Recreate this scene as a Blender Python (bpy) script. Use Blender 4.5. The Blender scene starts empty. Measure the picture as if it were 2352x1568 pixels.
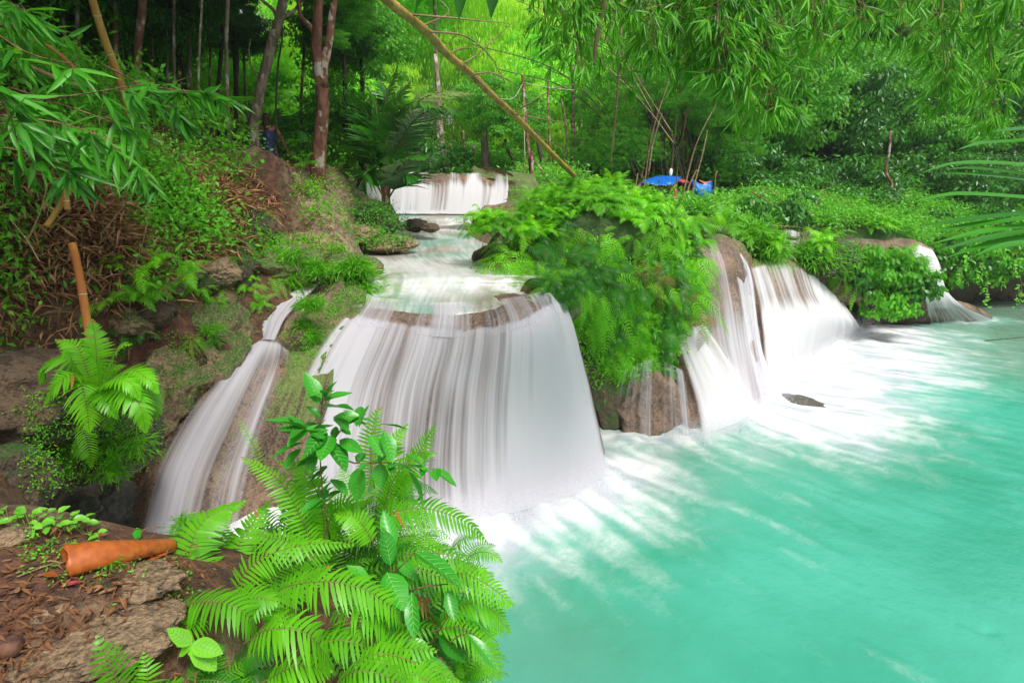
import bpy, math, random
import numpy as np
from mathutils import Vector, Matrix
RS = np.random.RandomState(7); random.seed(7)
SC = bpy.context.scene; COL = SC.collection
PI = math.pi
# ------------------------------------------------------------------ camera frame (photo measured at 2352x1568)
F = 1401.0; PITCH = math.atan((784 - 395) / F); CZ = 4.8
cp, sp = math.cos(PITCH), math.sin(PITCH)
def ray(u, v):
    a = (u - 1176) / F; b = (784 - v) / F
    return np.array([a, cp + b * sp, -sp + b * cp])
def P(u, v, Y):
    d = ray(u, v); return np.array([0, 0, CZ]) + d * (Y / d[1])
def G(u, v, z):
    d = ray(u, v); return np.array([0, 0, CZ]) + d * ((z - CZ) / d[2])
# ------------------------------------------------------------------ numpy noise
def _h(ix, iy, iz, s):
    n = (ix * 374761393 + iy * 668265263 + iz * 2147483647 + s * 974634777) & 0xffffffff
    n = ((n ^ (n >> 13)) * 1274126177) & 0xffffffff
    n = ((n ^ (n >> 16)) * 2246822519) & 0xffffffff
    return ((n ^ (n >> 15)) & 0xffffff) / float(0xffffff)
def vnoise(p, s=0):
    p = np.asarray(p, float); f = np.floor(p).astype(np.int64); w = p - f; w = w * w * (3 - 2 * w)
    r = 0
    for dx in (0, 1):
        for dy in (0, 1):
            for dz in (0, 1):
                k = (w[:, 0] if dx else 1 - w[:, 0]) * (w[:, 1] if dy else 1 - w[:, 1]) * (w[:, 2] if dz else 1 - w[:, 2])
                r = r + k * _h(f[:, 0] + dx, f[:, 1] + dy, f[:, 2] + dz, s)
    return r * 2 - 1
def fbm(p, o=4, s=0, g=.5):
    a, r, t = 1., 0, 0
    p = np.asarray(p, float)
    for k in range(o):
        r = r + a * vnoise(p * 2 ** k + 17.3 * k, s + k); t += a; a *= g
    return r / t
def sstep(x, a, b):
    t = np.clip((x - a) / (b - a), 0, 1); return t * t * (3 - 2 * t)
# ------------------------------------------------------------------ mesh building
def fastmesh(name, V, faces, mats=None, attrs=None, uv=None, smooth=True, fmat=None):
    """V (n,3); faces: list of int arrays (k,m), one array per polygon size"""
    me = bpy.data.meshes.new(name); V = np.asarray(V, np.float32)
    me.vertices.add(len(V)); me.vertices.foreach_set('co', V.ravel())
    faces = [np.asarray(f, np.int32) for f in faces if len(f)]
    nl = sum(f.size for f in faces); npoly = sum(len(f) for f in faces)
    me.loops.add(nl); me.polygons.add(npoly)
    idx = np.concatenate([f.ravel() for f in faces])
    tot = np.concatenate([np.full(len(f), f.shape[1], np.int32) for f in faces])
    st = np.concatenate([[0], np.cumsum(tot)[:-1]]).astype(np.int32)
    me.loops.foreach_set('vertex_index', idx)
    me.polygons.foreach_set('loop_start', st); me.polygons.foreach_set('loop_total', tot)
    me.polygons.foreach_set('use_smooth', np.full(npoly, smooth))
    for m in (mats if isinstance(mats, (list, tuple)) else [mats]):
        if m: me.materials.append(m)
    if fmat is not None: me.polygons.foreach_set('material_index', np.asarray(fmat, np.int32))
    if attrs:
        for k, a in attrs.items():
            at = me.attributes.new(k, 'FLOAT', 'POINT'); at.data.foreach_set('value', np.asarray(a, np.float32).ravel())
    if uv is not None:
        l = me.uv_layers.new(name='UVMap'); l.data.foreach_set('uv', np.asarray(uv, np.float32)[idx].ravel())
    me.update(calc_edges=True); me.validate()
    return me
def link(name, me, parent=None):
    o = bpy.data.objects.new(name, me); COL.objects.link(o)
    if parent: o.parent = parent
    return o
def tag(o, label, cat, group=None, kind=None):
    if label: o['label'] = label
    if cat: o['category'] = cat
    if group: o['group'] = group
    if kind: o['kind'] = kind
    return o
def empty(name, loc=(0, 0, 0)):
    o = bpy.data.objects.new(name, None); COL.objects.link(o); o.location = loc; o.empty_display_size = .1; return o
class MB:
    """collects pieces into one mesh"""
    def __init__(s): s.V = []; s.Q = {3: [], 4: []}; s.A = []; s.n = 0; s.M = {3: [], 4: []}; s.T = []
    def add(s, V, faces, tint=0., mi=0):
        V = np.asarray(V, float).reshape(-1, 3)
        for f in (faces if isinstance(faces, list) and len(faces) and isinstance(faces[0], np.ndarray) else [np.asarray(faces)]):
            if f.size == 0: continue
            s.Q[f.shape[1]].append(f + s.n); s.M[f.shape[1]].append(np.full(len(f), mi))
        s.V.append(V); s.T.append(np.broadcast_to(np.asarray(tint, float), (len(V),)) if np.ndim(tint) < 2 else tint); s.n += len(V); return s
    def mesh(s, name, mats, smooth=True):
        fs = [np.concatenate(s.Q[k]) for k in (3, 4) if s.Q[k]]; fm = np.concatenate([np.concatenate(s.M[k]) for k in (3, 4) if s.M[k]])
        return fastmesh(name, np.concatenate(s.V), fs, mats, {'tint': np.concatenate(s.T)}, smooth=smooth, fmat=fm)
def gridfaces(nv, nu, wrap=False):
    i = np.arange(nv - 1)[:, None] * nu; j = np.arange(nu if wrap else nu - 1)[None, :]; j2 = (j + 1) % nu
    return np.stack([i + j, i + j2, i + nu + j2, i + nu + j], -1).reshape(-1, 4)
def tube(pts, rad, sides=8, caps=True, wob=0.):
    pts = np.asarray(pts, float); n = len(pts); rad = np.broadcast_to(np.asarray(rad, float), (n,))
    t = np.gradient(pts, axis=0); t /= np.linalg.norm(t, axis=1)[:, None] + 1e-9
    ref = np.array([0, 0, 1.]) if abs(t[:, 2]).mean() < .9 else np.array([1., 0, 0])
    a = np.cross(t, ref); a /= np.linalg.norm(a, axis=1)[:, None] + 1e-9; b = np.cross(t, a)
    th = np.linspace(0, 2 * PI, sides, endpoint=False)
    rr = rad[:, None] * np.ones((1, sides))
    if wob: rr = rr * (1 + wob * RS.uniform(-1, 1, rr.shape))
    V = pts[:, None] + rr[..., None] * (np.cos(th)[None, :, None] * a[:, None] + np.sin(th)[None, :, None] * b[:, None])
    V = V.reshape(-1, 3); Fq = gridfaces(n, sides, True)
    if caps:
        c0 = len(V); V = np.vstack([V, pts[0], pts[-1]]); k = np.arange(sides); k2 = (k + 1) % sides
        tr = np.vstack([np.stack([k2, k, np.full(sides, c0)], 1), np.stack([k + (n - 1) * sides, k2 + (n - 1) * sides, np.full(sides, c0 + 1)], 1)])
        return V, [Fq, tr]
    return V, [Fq]
def cr(pts, n):
    """Catmull-Rom resample (k,d) -> (n,d), roughly even in arc length"""
    pts = np.asarray(pts, float); k = len(pts)
    if k == 2: return pts[0] + (pts[1] - pts[0]) * np.linspace(0, 1, n)[:, None]
    e = np.vstack([2 * pts[0] - pts[1], pts, 2 * pts[-1] - pts[-2]])
    def ev(t):
        i = np.clip(t.astype(int), 0, k - 2); f = (t - i)[:, None]; p0, p1, p2, p3 = e[i], e[i + 1], e[i + 2], e[i + 3]
        return .5 * (2 * p1 + (p2 - p0) * f + (2 * p0 - 5 * p1 + 4 * p2 - p3) * f ** 2 + (3 * p1 - p0 - 3 * p2 + p3) * f ** 3)
    d = ev(np.linspace(0, k - 1, 20 * k)); s = np.concatenate([[0], np.cumsum(np.linalg.norm(np.diff(d, axis=0), axis=1))])
    tt = np.interp(np.linspace(0, s[-1], n), s, np.linspace(0, k - 1, 20 * k))
    return ev(tt)
def loftgrid(rows, nu, nv):
    R = np.stack([cr(r, nu) for r in rows]); k = len(R)
    out = cr(R.reshape(k, -1), nv) if k > 2 else np.stack([R[0] + (R[1] - R[0]) * t for t in np.linspace(0, 1, nv)]).reshape(nv, -1)
    return out.reshape(nv, nu, 3)
def gnormals(Gd):
    du = np.gradient(Gd, axis=1); dv = np.gradient(Gd, axis=0); n = np.cross(dv, du); n /= np.linalg.norm(n, axis=2)[..., None] + 1e-9
    return n
def frame(d, up=(0, 0, 1)):
    """rotation with X along d and Z near up"""
    x = Vector(d).normalized(); u = Vector(up); y = u.cross(x)
    if y.length < 1e-4: y = Vector((0, 1, 0)).cross(x)
    y.normalize(); z = x.cross(y); return Matrix((x, y, z)).transposed().to_4x4()
def norm(a): return a / (np.linalg.norm(a, axis=-1, keepdims=True) + 1e-9)
# ------------------------------------------------------------------ leaves in bulk
TPL = {
 'lance': (np.array([[0, 0, 0], [.22, -.42, .02], [.22, .42, .02], [.22, 0, -.02], [.6, -.36, 0], [.6, .36, 0], [.6, 0, -.05], [1, 0, -.1]]),
           [np.array([[0, 1, 3], [0, 3, 2], [4, 7, 6], [6, 7, 5]]), np.array([[1, 4, 6, 3], [3, 6, 5, 2]])]),
 'oval': (np.array([[0, 0, 0], [.3, -.45, .05], [.3, .45, .05], [.3, 0, -.01], [.7, -.42, .03], [.7, .42, .03], [.7, 0, -.04], [1, 0, -.12]]),
          [np.array([[0, 1, 3], [0, 3, 2], [4, 7, 6], [6, 7, 5]]), np.array([[1, 4, 6, 3], [3, 6, 5, 2]])]),
 'quad': (np.array([[0, 0, 0], [.45, -.5, .04], [.45, .5, .04], [1, 0, -.08]]), [np.array([[0, 1, 3], [0, 3, 2]])]),
}
def leaves(mb, pos, d, nrm, L, W, tint, shape='quad', mi=0):
    T, fs = TPL[shape]; N = len(pos); d = norm(d); s = norm(np.cross(nrm, d)); n = np.cross(d, s)
    L = np.broadcast_to(L, (N,)); W = np.broadcast_to(W, (N,))
    V = pos[:, None] + T[None, :, 0:1] * (d * L[:, None])[:, None] + T[None, :, 1:2] * (s * W[:, None])[:, None] + T[None, :, 2:3] * (n * L[:, None])[:, None]
    k = len(T); off = (np.arange(N) * k)[:, None, None]
    mb.add(V.reshape(-1, 3), [(f[None] + off).reshape(-1, f.shape[1]) for f in fs], np.repeat(np.broadcast_to(tint, (N,)), k), mi)
def rdir(n, z0=-1., z1=1.):
    z = RS.uniform(z0, z1, n); a = RS.uniform(0, 2 * PI, n); r = np.sqrt(np.maximum(0, 1 - z * z)); return np.stack([r * np.cos(a), r * np.sin(a), z], 1)
# ------------------------------------------------------------------ materials
def nm(name):
    m = bpy.data.materials.new(name); m.use_nodes = True; nt = m.node_tree; nt.nodes.clear(); return m, nt
class NT:
    def __init__(s, name): s.m, s.t = nm(name); s.out = s.n('ShaderNodeOutputMaterial')
    def n(s, ty, **kw):
        nd = s.t.nodes.new(ty)
        for k, v in kw.items():
            if k.startswith('_'): setattr(nd, k[1:], v)
            else: s.set(nd.inputs[k.replace('_', ' ')], v)
        return nd
    def set(s, sock, v):
        if isinstance(v, bpy.types.NodeSocket): s.t.links.new(v, sock)
        else:
            if sock.type == 'RGBA' and len(v) == 3: v = (*v, 1)
            sock.default_value = v
    def attr(s, name): return s.n('ShaderNodeAttribute', _attribute_name=name).outputs['Fac']
    def math(s, op, a, b=0., c=0., clamp=False):
        nd = s.n('ShaderNodeMath', _operation=op, _use_clamp=clamp); s.set(nd.inputs[0], a); s.set(nd.inputs[1], b)
        if op in ('MULTIPLY_ADD',): s.set(nd.inputs[2], c)
        return nd.outputs[0]
    def mr(s, x, a, b, c=0., d=1., ty='SMOOTHSTEP'):
        nd = s.n('ShaderNodeMapRange', _interpolation_type=ty)
        for i, v in enumerate((x, a, b, c, d)): s.set(nd.inputs[i], v)
        return nd.outputs[0]
    def mix(s, f, a, b):
        nd = s.n('ShaderNodeMix', _data_type='RGBA'); s.set(nd.inputs[0], f); s.set(nd.inputs[6], a); s.set(nd.inputs[7], b); return nd.outputs[2]
    def noise(s, vec=None, scale=5., detail=4., rough=.55, dist=0.):
        nd = s.n('ShaderNodeTexNoise'); nd.inputs['Scale'].default_value = scale; nd.inputs['Detail'].default_value = detail
        nd.inputs['Roughness'].default_value = rough; nd.inputs['Distortion'].default_value = dist
        if vec is not None: s.t.links.new(vec, nd.inputs['Vector'])
        return nd.outputs['Fac']
    def pos(s): return s.n('ShaderNodeNewGeometry').outputs['Position']
    def mapv(s, v, sc):
        nd = s.n('ShaderNodeMapping'); s.t.links.new(v, nd.inputs['Vector']); nd.inputs['Scale'].default_value = sc; return nd.outputs[0]
    def bump(s, h, st=.5, dist=.05):
        nd = s.n('ShaderNodeBump'); nd.inputs['Strength'].default_value = st; nd.inputs['Distance'].default_value = dist; s.t.links.new(h, nd.inputs['Height']); return nd.outputs[0]
    def fin(s, sh): s.t.links.new(sh, s.out.inputs['Surface']); return s.m
def leafmat(name, c1, c2, trans=.35, rough=.42, c3=None, spec=.4, tb=1.6):
    """c1..c2 by the leaf's tint; c3 a dry colour for the few highest tints"""
    q = NT(name); t = q.attr('tint'); r = q.n('ShaderNodeObjectInfo').outputs['Random']
    f = q.math('ADD', q.math('MULTIPLY', t, .8), q.math('MULTIPLY', r, .25), clamp=True)
    c = q.mix(f, c1, c2)
    if c3: c = q.mix(q.mr(t, .955, .985), c, c3)
    pb = q.n('ShaderNodeBsdfPrincipled', Base_Color=c, Roughness=rough); pb.inputs['Specular IOR Level'].default_value = spec
    hs = q.n('ShaderNodeHueSaturation', Color=c); hs.inputs['Value'].default_value = tb; hs.inputs['Hue'].default_value = .478
    tr = q.n('ShaderNodeBsdfTranslucent', Color=hs.outputs[0])
    mx = q.n('ShaderNodeMixShader'); mx.inputs[0].default_value = trans; q.t.links.new(pb.outputs[0], mx.inputs[1]); q.t.links.new(tr.outputs[0], mx.inputs[2])
    return q.fin(mx.outputs[0])
def barkmat(name, c1, c2, scale=6., zs=.3, c3=None, rings=0.):
    q = NT(name); tc = q.n('ShaderNodeTexCoord').outputs['Object']; v = q.mapv(tc, (1, 1, zs))
    n = q.noise(v, scale, 6, .65); c = q.mix(q.mr(n, .38, .62), c1, c2); h = n
    if c3: c = q.mix(q.mr(q.noise(q.mapv(tc, (1, 1, .6)), scale * .6, 3), .55, .62), c, c3)
    if rings:
        w = q.n('ShaderNodeTexWave', _bands_direction='Z', Scale=rings, Distortion=1.5); h = q.math('ADD', n, q.math('MULTIPLY', w.outputs['Fac'], .6))
        c = q.mix(q.mr(w.outputs['Fac'], 0, .25), tuple(x * .45 for x in c1), c)
    pb = q.n('ShaderNodeBsdfPrincipled', Base_Color=c, Roughness=.8, Normal=q.bump(h, .7, .03)); return q.fin(pb.outputs[0])
def plainmat(name, c1, c2=None, rough=.6, scale=20., bump=.2, trans=0., spec=.4):
    q = NT(name); tc = q.n('ShaderNodeTexCoord').outputs['Object']; n = q.noise(tc, scale, 4)
    c = q.mix(q.mr(n, .35, .65), c1, c2 or c1); pb = q.n('ShaderNodeBsdfPrincipled', Base_Color=c, Roughness=rough, Normal=q.bump(n, bump, .01)); pb.inputs['Specular IOR Level'].default_value = spec
    if trans:
        tr = q.n('ShaderNodeBsdfTranslucent', Color=c); mx = q.n('ShaderNodeMixShader'); mx.inputs[0].default_value = trans
        q.t.links.new(pb.outputs[0], mx.inputs[1]); q.t.links.new(tr.outputs[0], mx.inputs[2]); return q.fin(mx.outputs[0])
    return q.fin(pb.outputs[0])
def rockmat(name, ca, cb, dark, moss, mossamt=.5, wet=.5, stripes=0.):
    q = NT(name); p = q.pos(); n1 = q.noise(p, 2.2, 8, .62); n2 = q.noise(p, 14., 6, .7); n3 = q.noise(p, 45., 3, .6)
    c = q.mix(q.mr(n1, .36, .62), ca, cb); c = q.mix(q.mr(n2, .5, .34), c, dark)
    nz = q.n('ShaderNodeSeparateXYZ', Vector=q.n('ShaderNodeNewGeometry').outputs['Normal']).outputs['Z']
    mm = q.math('ADD', q.attr('moss'), q.math('ADD', q.math('MULTIPLY', nz, .25), q.math('SUBTRACT', q.noise(p, 3.3, 5, .65), 1 - mossamt * .6)))
    c = q.mix(q.mr(mm, .0, .22), c, q.mix(n2, tuple(x * .45 for x in moss), moss))
    if stripes:
        uv = q.n('ShaderNodeUVMap').outputs[0]; st = q.noise(q.mapv(uv, (stripes, .6, 1)), 1., 5, .6); c = q.mix(q.mr(st, .5, .68), c, tuple(x * .4 for x in ca))
        n2 = q.math('ADD', n2, st)
    vo = q.n('ShaderNodeTexVoronoi', _feature='DISTANCE_TO_EDGE', Scale=3.5); mv = q.n('ShaderNodeMix', _data_type='VECTOR'); mv.inputs[0].default_value = .12; q.t.links.new(p, mv.inputs[4]); nz2 = q.n('ShaderNodeTexNoise', Scale=5.); q.t.links.new(p, nz2.inputs['Vector']); q.t.links.new(nz2.outputs['Color'], mv.inputs[5]); q.t.links.new(mv.outputs[1], vo.inputs['Vector'])
    ck = q.mr(vo.outputs['Distance'], 0, .09); c = q.mix(q.mr(ck, 0, 1, .14, 0), c, dark); c = q.mix(q.mr(n3, .42, .62, .0, .35), c, tuple(min(1, x * 1.7) for x in cb))
    h = q.math('ADD', q.math('ADD', q.math('ADD', n1, q.math('MULTIPLY', n2, .6)), q.math('MULTIPLY', n3, .3)), q.math('MULTIPLY', ck, .12))
    pb = q.n('ShaderNodeBsdfPrincipled', Base_Color=c, Roughness=q.mr(n2, .3, .7, .75 - wet * .5, .95 - wet * .4), Normal=q.bump(h, .9, .09)); return q.fin(pb.outputs[0])

M = {}
M['fern'] = leafmat('fern_green', (.055, .28, .008), (.20, .62, .015), .42, .4, (.42, .22, .03))
M['fern_lime'] = leafmat('fern_lime', (.09, .42, .010), (.30, .80, .02), .42, .4, (.42, .22, .03))
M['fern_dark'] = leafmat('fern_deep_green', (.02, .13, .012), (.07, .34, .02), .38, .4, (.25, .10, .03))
M['fern_dry'] = leafmat('fern_dry_brown', (.16, .10, .025), (.34, .19, .05), .3, .6)
M['near_bamboo'] = leafmat('near_bamboo_leaf', (.018, .14, .010), (.09, .42, .02), .38, .4, (.5, .35, .06))
M['broad'] = leafmat('glossy_broad_leaf', (.012, .18, .012), (.05, .42, .02), .25, .3, spec=.5)
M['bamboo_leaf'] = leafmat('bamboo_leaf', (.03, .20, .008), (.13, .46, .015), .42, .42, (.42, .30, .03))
M['bamboo_far'] = leafmat('sunlit_tone_bamboo_leaf', (.26, .60, .03), (.60, .88, .08), .5, .45, (.6, .45, .05))  # pale tone stands in for the sun on the valley bamboo
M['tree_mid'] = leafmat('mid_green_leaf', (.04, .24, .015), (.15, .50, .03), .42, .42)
M['tree_bright'] = leafmat('sunlit_tone_leaf', (.14, .52, .03), (.38, .84, .07), .48, .42)  # brightened leaf colour carries the open valley's sunlight
M['tree_dark'] = leafmat('dark_shade_leaf', (.015, .10, .012), (.075, .31, .03), .34, .36, spec=.5)  # forest shade put into the leaf colour, as on the right slope
M['cover'] = leafmat('ground_cover_leaf', (.05, .28, .015), (.22, .66, .04), .4, .42)
M['palm'] = leafmat('palm_leaf', (.012, .11, .010), (.06, .30, .015), .3, .35, spec=.5)
M['palm_yel'] = leafmat('pale_palm_leaf', (.12, .22, .05), (.30, .42, .12), .35, .35)
M['litter_dark'] = leafmat('decayed_leaf', (.07, .03, .016), (.26, .12, .05), .1, .7, spec=.2, tb=1.)
M['litter'] = leafmat('dry_bamboo_leaf', (.15, .07, .03), (.58, .34, .17), .2, .7, spec=.2, tb=1.)
M['stem'] = plainmat('green_stem', (.10, .16, .03), (.18, .13, .04), .5, 15)
M['twig'] = plainmat('brown_twig', (.10, .055, .025), (.24, .15, .07), .7, 15)
M['bark'] = barkmat('grey_brown_bark', (.13, .085, .055), (.30, .22, .16), 9, .35, (.45, .40, .34))
M['bark_red'] = barkmat('red_brown_bark', (.10, .035, .02), (.24, .10, .06), 8, .4, (.42, .36, .30))
M['bark_dark'] = barkmat('dark_bark', (.035, .025, .018), (.09, .065, .045), 8, .35)
M['bark_palm'] = barkmat('coconut_bark', (.18, .12, .085), (.32, .22, .16), 10, .5, rings=6.)
M['rock'] = rockmat('travertine', (.15, .10, .055), (.34, .235, .135), (.035, .025, .015), (.04, .17, .01), .55, .6)
M['rock_fall'] = rockmat('wet_travertine', (.10, .065, .045), (.26, .17, .11), (.03, .02, .018), (.16, .30, .05), .30, .8, 7.)
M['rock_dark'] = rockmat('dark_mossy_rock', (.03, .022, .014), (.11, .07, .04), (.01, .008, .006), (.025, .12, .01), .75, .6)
M['rock_grey'] = rockmat('grey_boulder', (.05, .05, .038), (.12, .115, .09), (.04, .04, .035), (.05, .08, .02), .3, .7)
M['culm'] = barkmat('yellow_bamboo', (.28, .14, .025), (.42, .25, .05), 5, .1)
M['culm_orange'] = barkmat('orange_bamboo', (.36, .12, .02), (.50, .20, .035), 6, .1)
M['culm_dull'] = barkmat('dull_bamboo', (.14, .10, .045), (.30, .21, .10), 6, .1)
M['sheath'] = plainmat('orange_sheath', (.30, .07, .014), (.40, .11, .022), .42, 25, .04)
M['skin'] = plainmat('skin', (.36, .15, .08), (.42, .19, .10), .5, 30, .05)
M['hair'] = plainmat('dark_hair', (.05, .02, .015), (.09, .035, .02), .5, 30)
def c_(name, c, **k): M[name] = plainmat(name, c, tuple(x * .8 for x in c), **k)
c_('cloth_blue', (.06, .07, .22)); c_('cloth_white', (.8, .8, .82)); c_('cloth_red', (.42, .06, .07)); c_('cloth_dark', (.02, .03, .03)); c_('cloth_green', (.03, .35, .18))
M['tarp'] = plainmat('blue_tarpaulin', (.01, .16, .75), (.015, .20, .82), .4, 6, .3, trans=.25)
M['tarp_in'] = plainmat('orange_tarpaulin', (.5, .10, .03), (.55, .13, .04), .5, 6)
M['bag'] = plainmat('yellow_plastic', (.62, .52, .10), (.5, .42, .08), .4, 8, .2, trans=.3)
M['rope'] = plainmat('pale_rope', (.45, .40, .28))
M['husk'] = barkmat('coconut_husk', (.05, .02, .015), (.15, .07, .04), 12, .15)
# soil
q = NT('forest_soil'); p = q.pos(); n1 = q.noise(p, 1.3, 7, .65); n2 = q.noise(p, 9., 6, .7); n3 = q.noise(p, 40., 3)
c = q.mix(q.mr(n2, .35, .65), (.045, .022, .013), (.15, .065, .032)); c = q.mix(q.mr(n1, .52, .62), c, q.mix(n2, (.12, .08, .045), (.24, .165, .095)))
c = q.mix(q.mr(q.math('ADD', q.noise(p, 2.7, 6, .7), q.math('MULTIPLY', q.attr('green'), .22)), .60, .72), c, (.03, .11, .01))
c = q.mix(q.attr('wetrock'), c, q.mix(q.mr(n2, .35, .6), (.12, .085, .05), (.32, .24, .15)))
pb = q.n('ShaderNodeBsdfPrincipled', Base_Color=c, Roughness=.8, Normal=q.bump(q.math('ADD', n1, q.math('ADD', q.math('MULTIPLY', n2, .6), q.math('MULTIPLY', n3, .25))), 1., .08)); M['soil'] = q.fin(pb.outputs[0])
# falling water: white threads over clear gaps
def veilmat(name, col, fine=14., lo=.42, hi=.62, vs=.22):
    q = NT(name); uv = q.n('ShaderNodeUVMap').outputs[0]
    a = q.noise(q.mapv(uv, (fine, vs, 1)), 1., 3, .55, .15); b = q.noise(q.mapv(uv, (fine * .28, vs * .6, 1)), 1., 2, .5, .2); cc = q.noise(q.mapv(uv, (fine * 3., vs * 1.2, 1)), 1., 2, .5)
    s = q.math('ADD', q.math('ADD', q.math('MULTIPLY', a, .36), q.math('MULTIPLY', b, .46)), q.math('MULTIPLY', cc, .18))
    al = q.mr(q.math('ADD', s, q.math('MULTIPLY', q.math('SUBTRACT', q.attr('dens'), .5), .5)), lo, hi, 0, 1)
    al = q.math('MULTIPLY', al, q.mr(q.attr('dens'), -.02, .15))
    d = q.n('ShaderNodeBsdfDiffuse', Color=col); tr = q.n('ShaderNodeBsdfTranslucent', Color=col); g = q.n('ShaderNodeMixShader'); g.inputs[0].default_value = .45
    q.t.links.new(d.outputs[0], g.inputs[1]); q.t.links.new(tr.outputs[0], g.inputs[2])
    q.t.links.new(q.bump(s, .35, .05), d.inputs['Normal'])
    tp = q.n('ShaderNodeBsdfTransparent'); mx = q.n('ShaderNodeMixShader'); q.t.links.new(al, mx.inputs[0]); q.t.links.new(tp.outputs[0], mx.inputs[1]); q.t.links.new(g.outputs[0], mx.inputs[2])
    return q.fin(mx.outputs[0])
M['veil'] = veilmat('falling_water_threads', (.82, .80, .87), 8., .30, .66)
M['veil_white'] = veilmat('falling_white_water', (.90, .90, .94), 7., .28, .62)
M['veil_far'] = veilmat('distant_falling_water', (.92, .92, .96), 6., .34, .62)
# pool: milky turquoise with foam drawn out by the current
q = NT('turquoise_pool'); f = q.attr('foam'); lic = q.attr('streak'); p = q.pos()
ripple = q.noise(p, 5., 4, .6); tq = q.mix(q.mr(q.noise(p, .35, 3), .35, .65), (.035, .31, .20), (.06, .395, .28))
tq = q.mix(q.attr('murk_reflection'), tq, (.16, .24, .17))
cl = q.noise(p, 1.7, 6, .6, .7); fz = q.noise(p, 9., 4, .65, 1.2); fac = q.math('ADD', q.math('ADD', f, q.math('MULTIPLY', q.math('SUBTRACT', lic, .5), q.mr(f, 0, .5, .2, .22))), q.math('MULTIPLY', q.math('SUBTRACT', cl, .5), q.mr(f, .05, .4, .2, .8))); fac = q.math('ADD', fac, q.math('MULTIPLY', q.math('SUBTRACT', fz, .5), .35)); c = q.mix(q.mr(fac, .12, 1.0), tq, q.mix(q.mr(lic, .3, .65), (.42, .46, .50), (.70, .715, .72)))
pb = q.n('ShaderNodeBsdfPrincipled', Base_Color=c, Roughness=q.mr(f, 0, .6, .12, .8), Normal=q.bump(q.math('ADD', q.math('MULTIPLY', ripple, .8), q.math('MULTIPLY', lic, .35)), .35, .05)); pb.inputs['Specular IOR Level'].default_value = .6
M['pool'] = q.fin(pb.outputs[0])
q = NT('river_water'); lic = q.attr('streak'); f = q.attr('foam'); p = q.pos()
c = q.mix(q.mr(q.noise(p, .55, 3), .45, .62), (.27, .24, .19), (.12, .30, .22)); c = q.mix(q.mr(q.math('ADD', f, q.math('MULTIPLY', q.math('SUBTRACT', lic, .5), .65)), .12, .85), c, (.74, .73, .75)); c = q.mix(q.math('MULTIPLY', q.attr('algae'), q.mr(q.noise(p, 3.5, 5, .65), .42, .6)), c, (.16, .30, .08))
pb = q.n('ShaderNodeBsdfPrincipled', Base_Color=c, Roughness=.28, Normal=q.bump(q.math('ADD', lic, q.math('MULTIPLY', q.noise(p, 6., 3), .3)), .3, .05)); M['river'] = q.fin(pb.outputs[0])
# ------------------------------------------------------------------ terrain
T3 = lambda L: [P(*t) for t in L]
CT = [P(*t) for t in [(0,1568,1.75),(200,1400,2.02),(300,1310,2.3),(100,1180,2.75),(0,1300,2.2),(500,1568,2.0),(800,1568,2.5),(600,1300,2.75),(900,1350,3.3),(1080,1568,3.2),(420,1260,2.7),
 (60,1160,3.6),(0,900,4.3),(80,800,5.0),(200,745,5.9),(300,650,7.0),(0,600,5.0),(0,400,5.8),(200,450,7.3),(0,250,8.),(300,300,11.),(500,330,14.),(100,100,14.),(350,550,8.4),
 (450,560,8.6),(560,480,10.),(640,440,12.),(650,380,13.5),(780,520,12.3),(720,450,12.),(640,560,10.2),(600,620,9.4),(450,620,8.3),(560,352,12.5),(640,372,12.2),(603,420,16.),(650,420,16.5),(760,390,16.),(820,440,17.5),
 (400,800,6.6),(430,720,7.9),(500,760,7.8),(540,650,8.6),(260,850,5.8),(330,950,6.7),(690,600,11.),(790,600,11.5),(690,560,12.),(880,500,17.5),(870,560,14.),
 (1120,560,13.5),(1300,580,13),(1500,570,13.5),(1150,480,17),(1350,500,16),(1600,520,17),(1750,520,17.5),(1880,540,18),(2000,545,18.5),(2100,560,18.6),(1300,440,21),(1500,455,23),(1700,450,24),
 (1900,450,25),(2100,470,25),(2300,500,25),(2200,570,22.4),(2352,590,23),(1250,400,24),(1000,388,26),(860,390,26),(1100,385,28),(1400,395,30),(1600,410,31),(1850,400,31),(2200,400,32),(2352,420,31),(700,350,24)]]
CT += [np.array(t, float) for t in [(-4.2,4.9,.7),(-3.2,4.4,.8),(-5.2,5.0,.9),(-4,5.6,.7),(-3.4,5.9,.8),(-2.8,5.3,.9),(-2.2,4.3,1.4),(-10,-2,6),(-10,4,6.8),(-12,8,8),(0,-4,3),(-3,-3,3.2),(0,44,8),(-25,44,9.5),(30,44,13),(60,50,16),(-50,40,15),
 (-16,14,9.5),(-14,24,8.5),(-22,30,8.5),(-30,10,13),(12,40,8.5),(-8,36,6.5),(5,36,6.2),(40,30,6),(50,20,6),(0,80,9),(60,90,26),(-60,90,12),(-20,60,8),(20,32,5.3),(30,36,8.5),(70,0,6),(-40,-5,12),(28,26,3.6)]]
CT = np.array(CT)
def tpsU(r2): return r2 * np.log(r2 + 1e-6) * .5
_k = len(CT); _K = tpsU(((CT[:, None, :2] - CT[None, :, :2]) ** 2).sum(-1)) + np.eye(_k) * .06
_Pm = np.hstack([np.ones((_k, 1)), CT[:, :2]]); _A = np.block([[_K, _Pm], [_Pm.T, np.zeros((3, 3))]])
_w = np.linalg.solve(_A, np.concatenate([CT[:, 2], [0, 0, 0]]))
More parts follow.
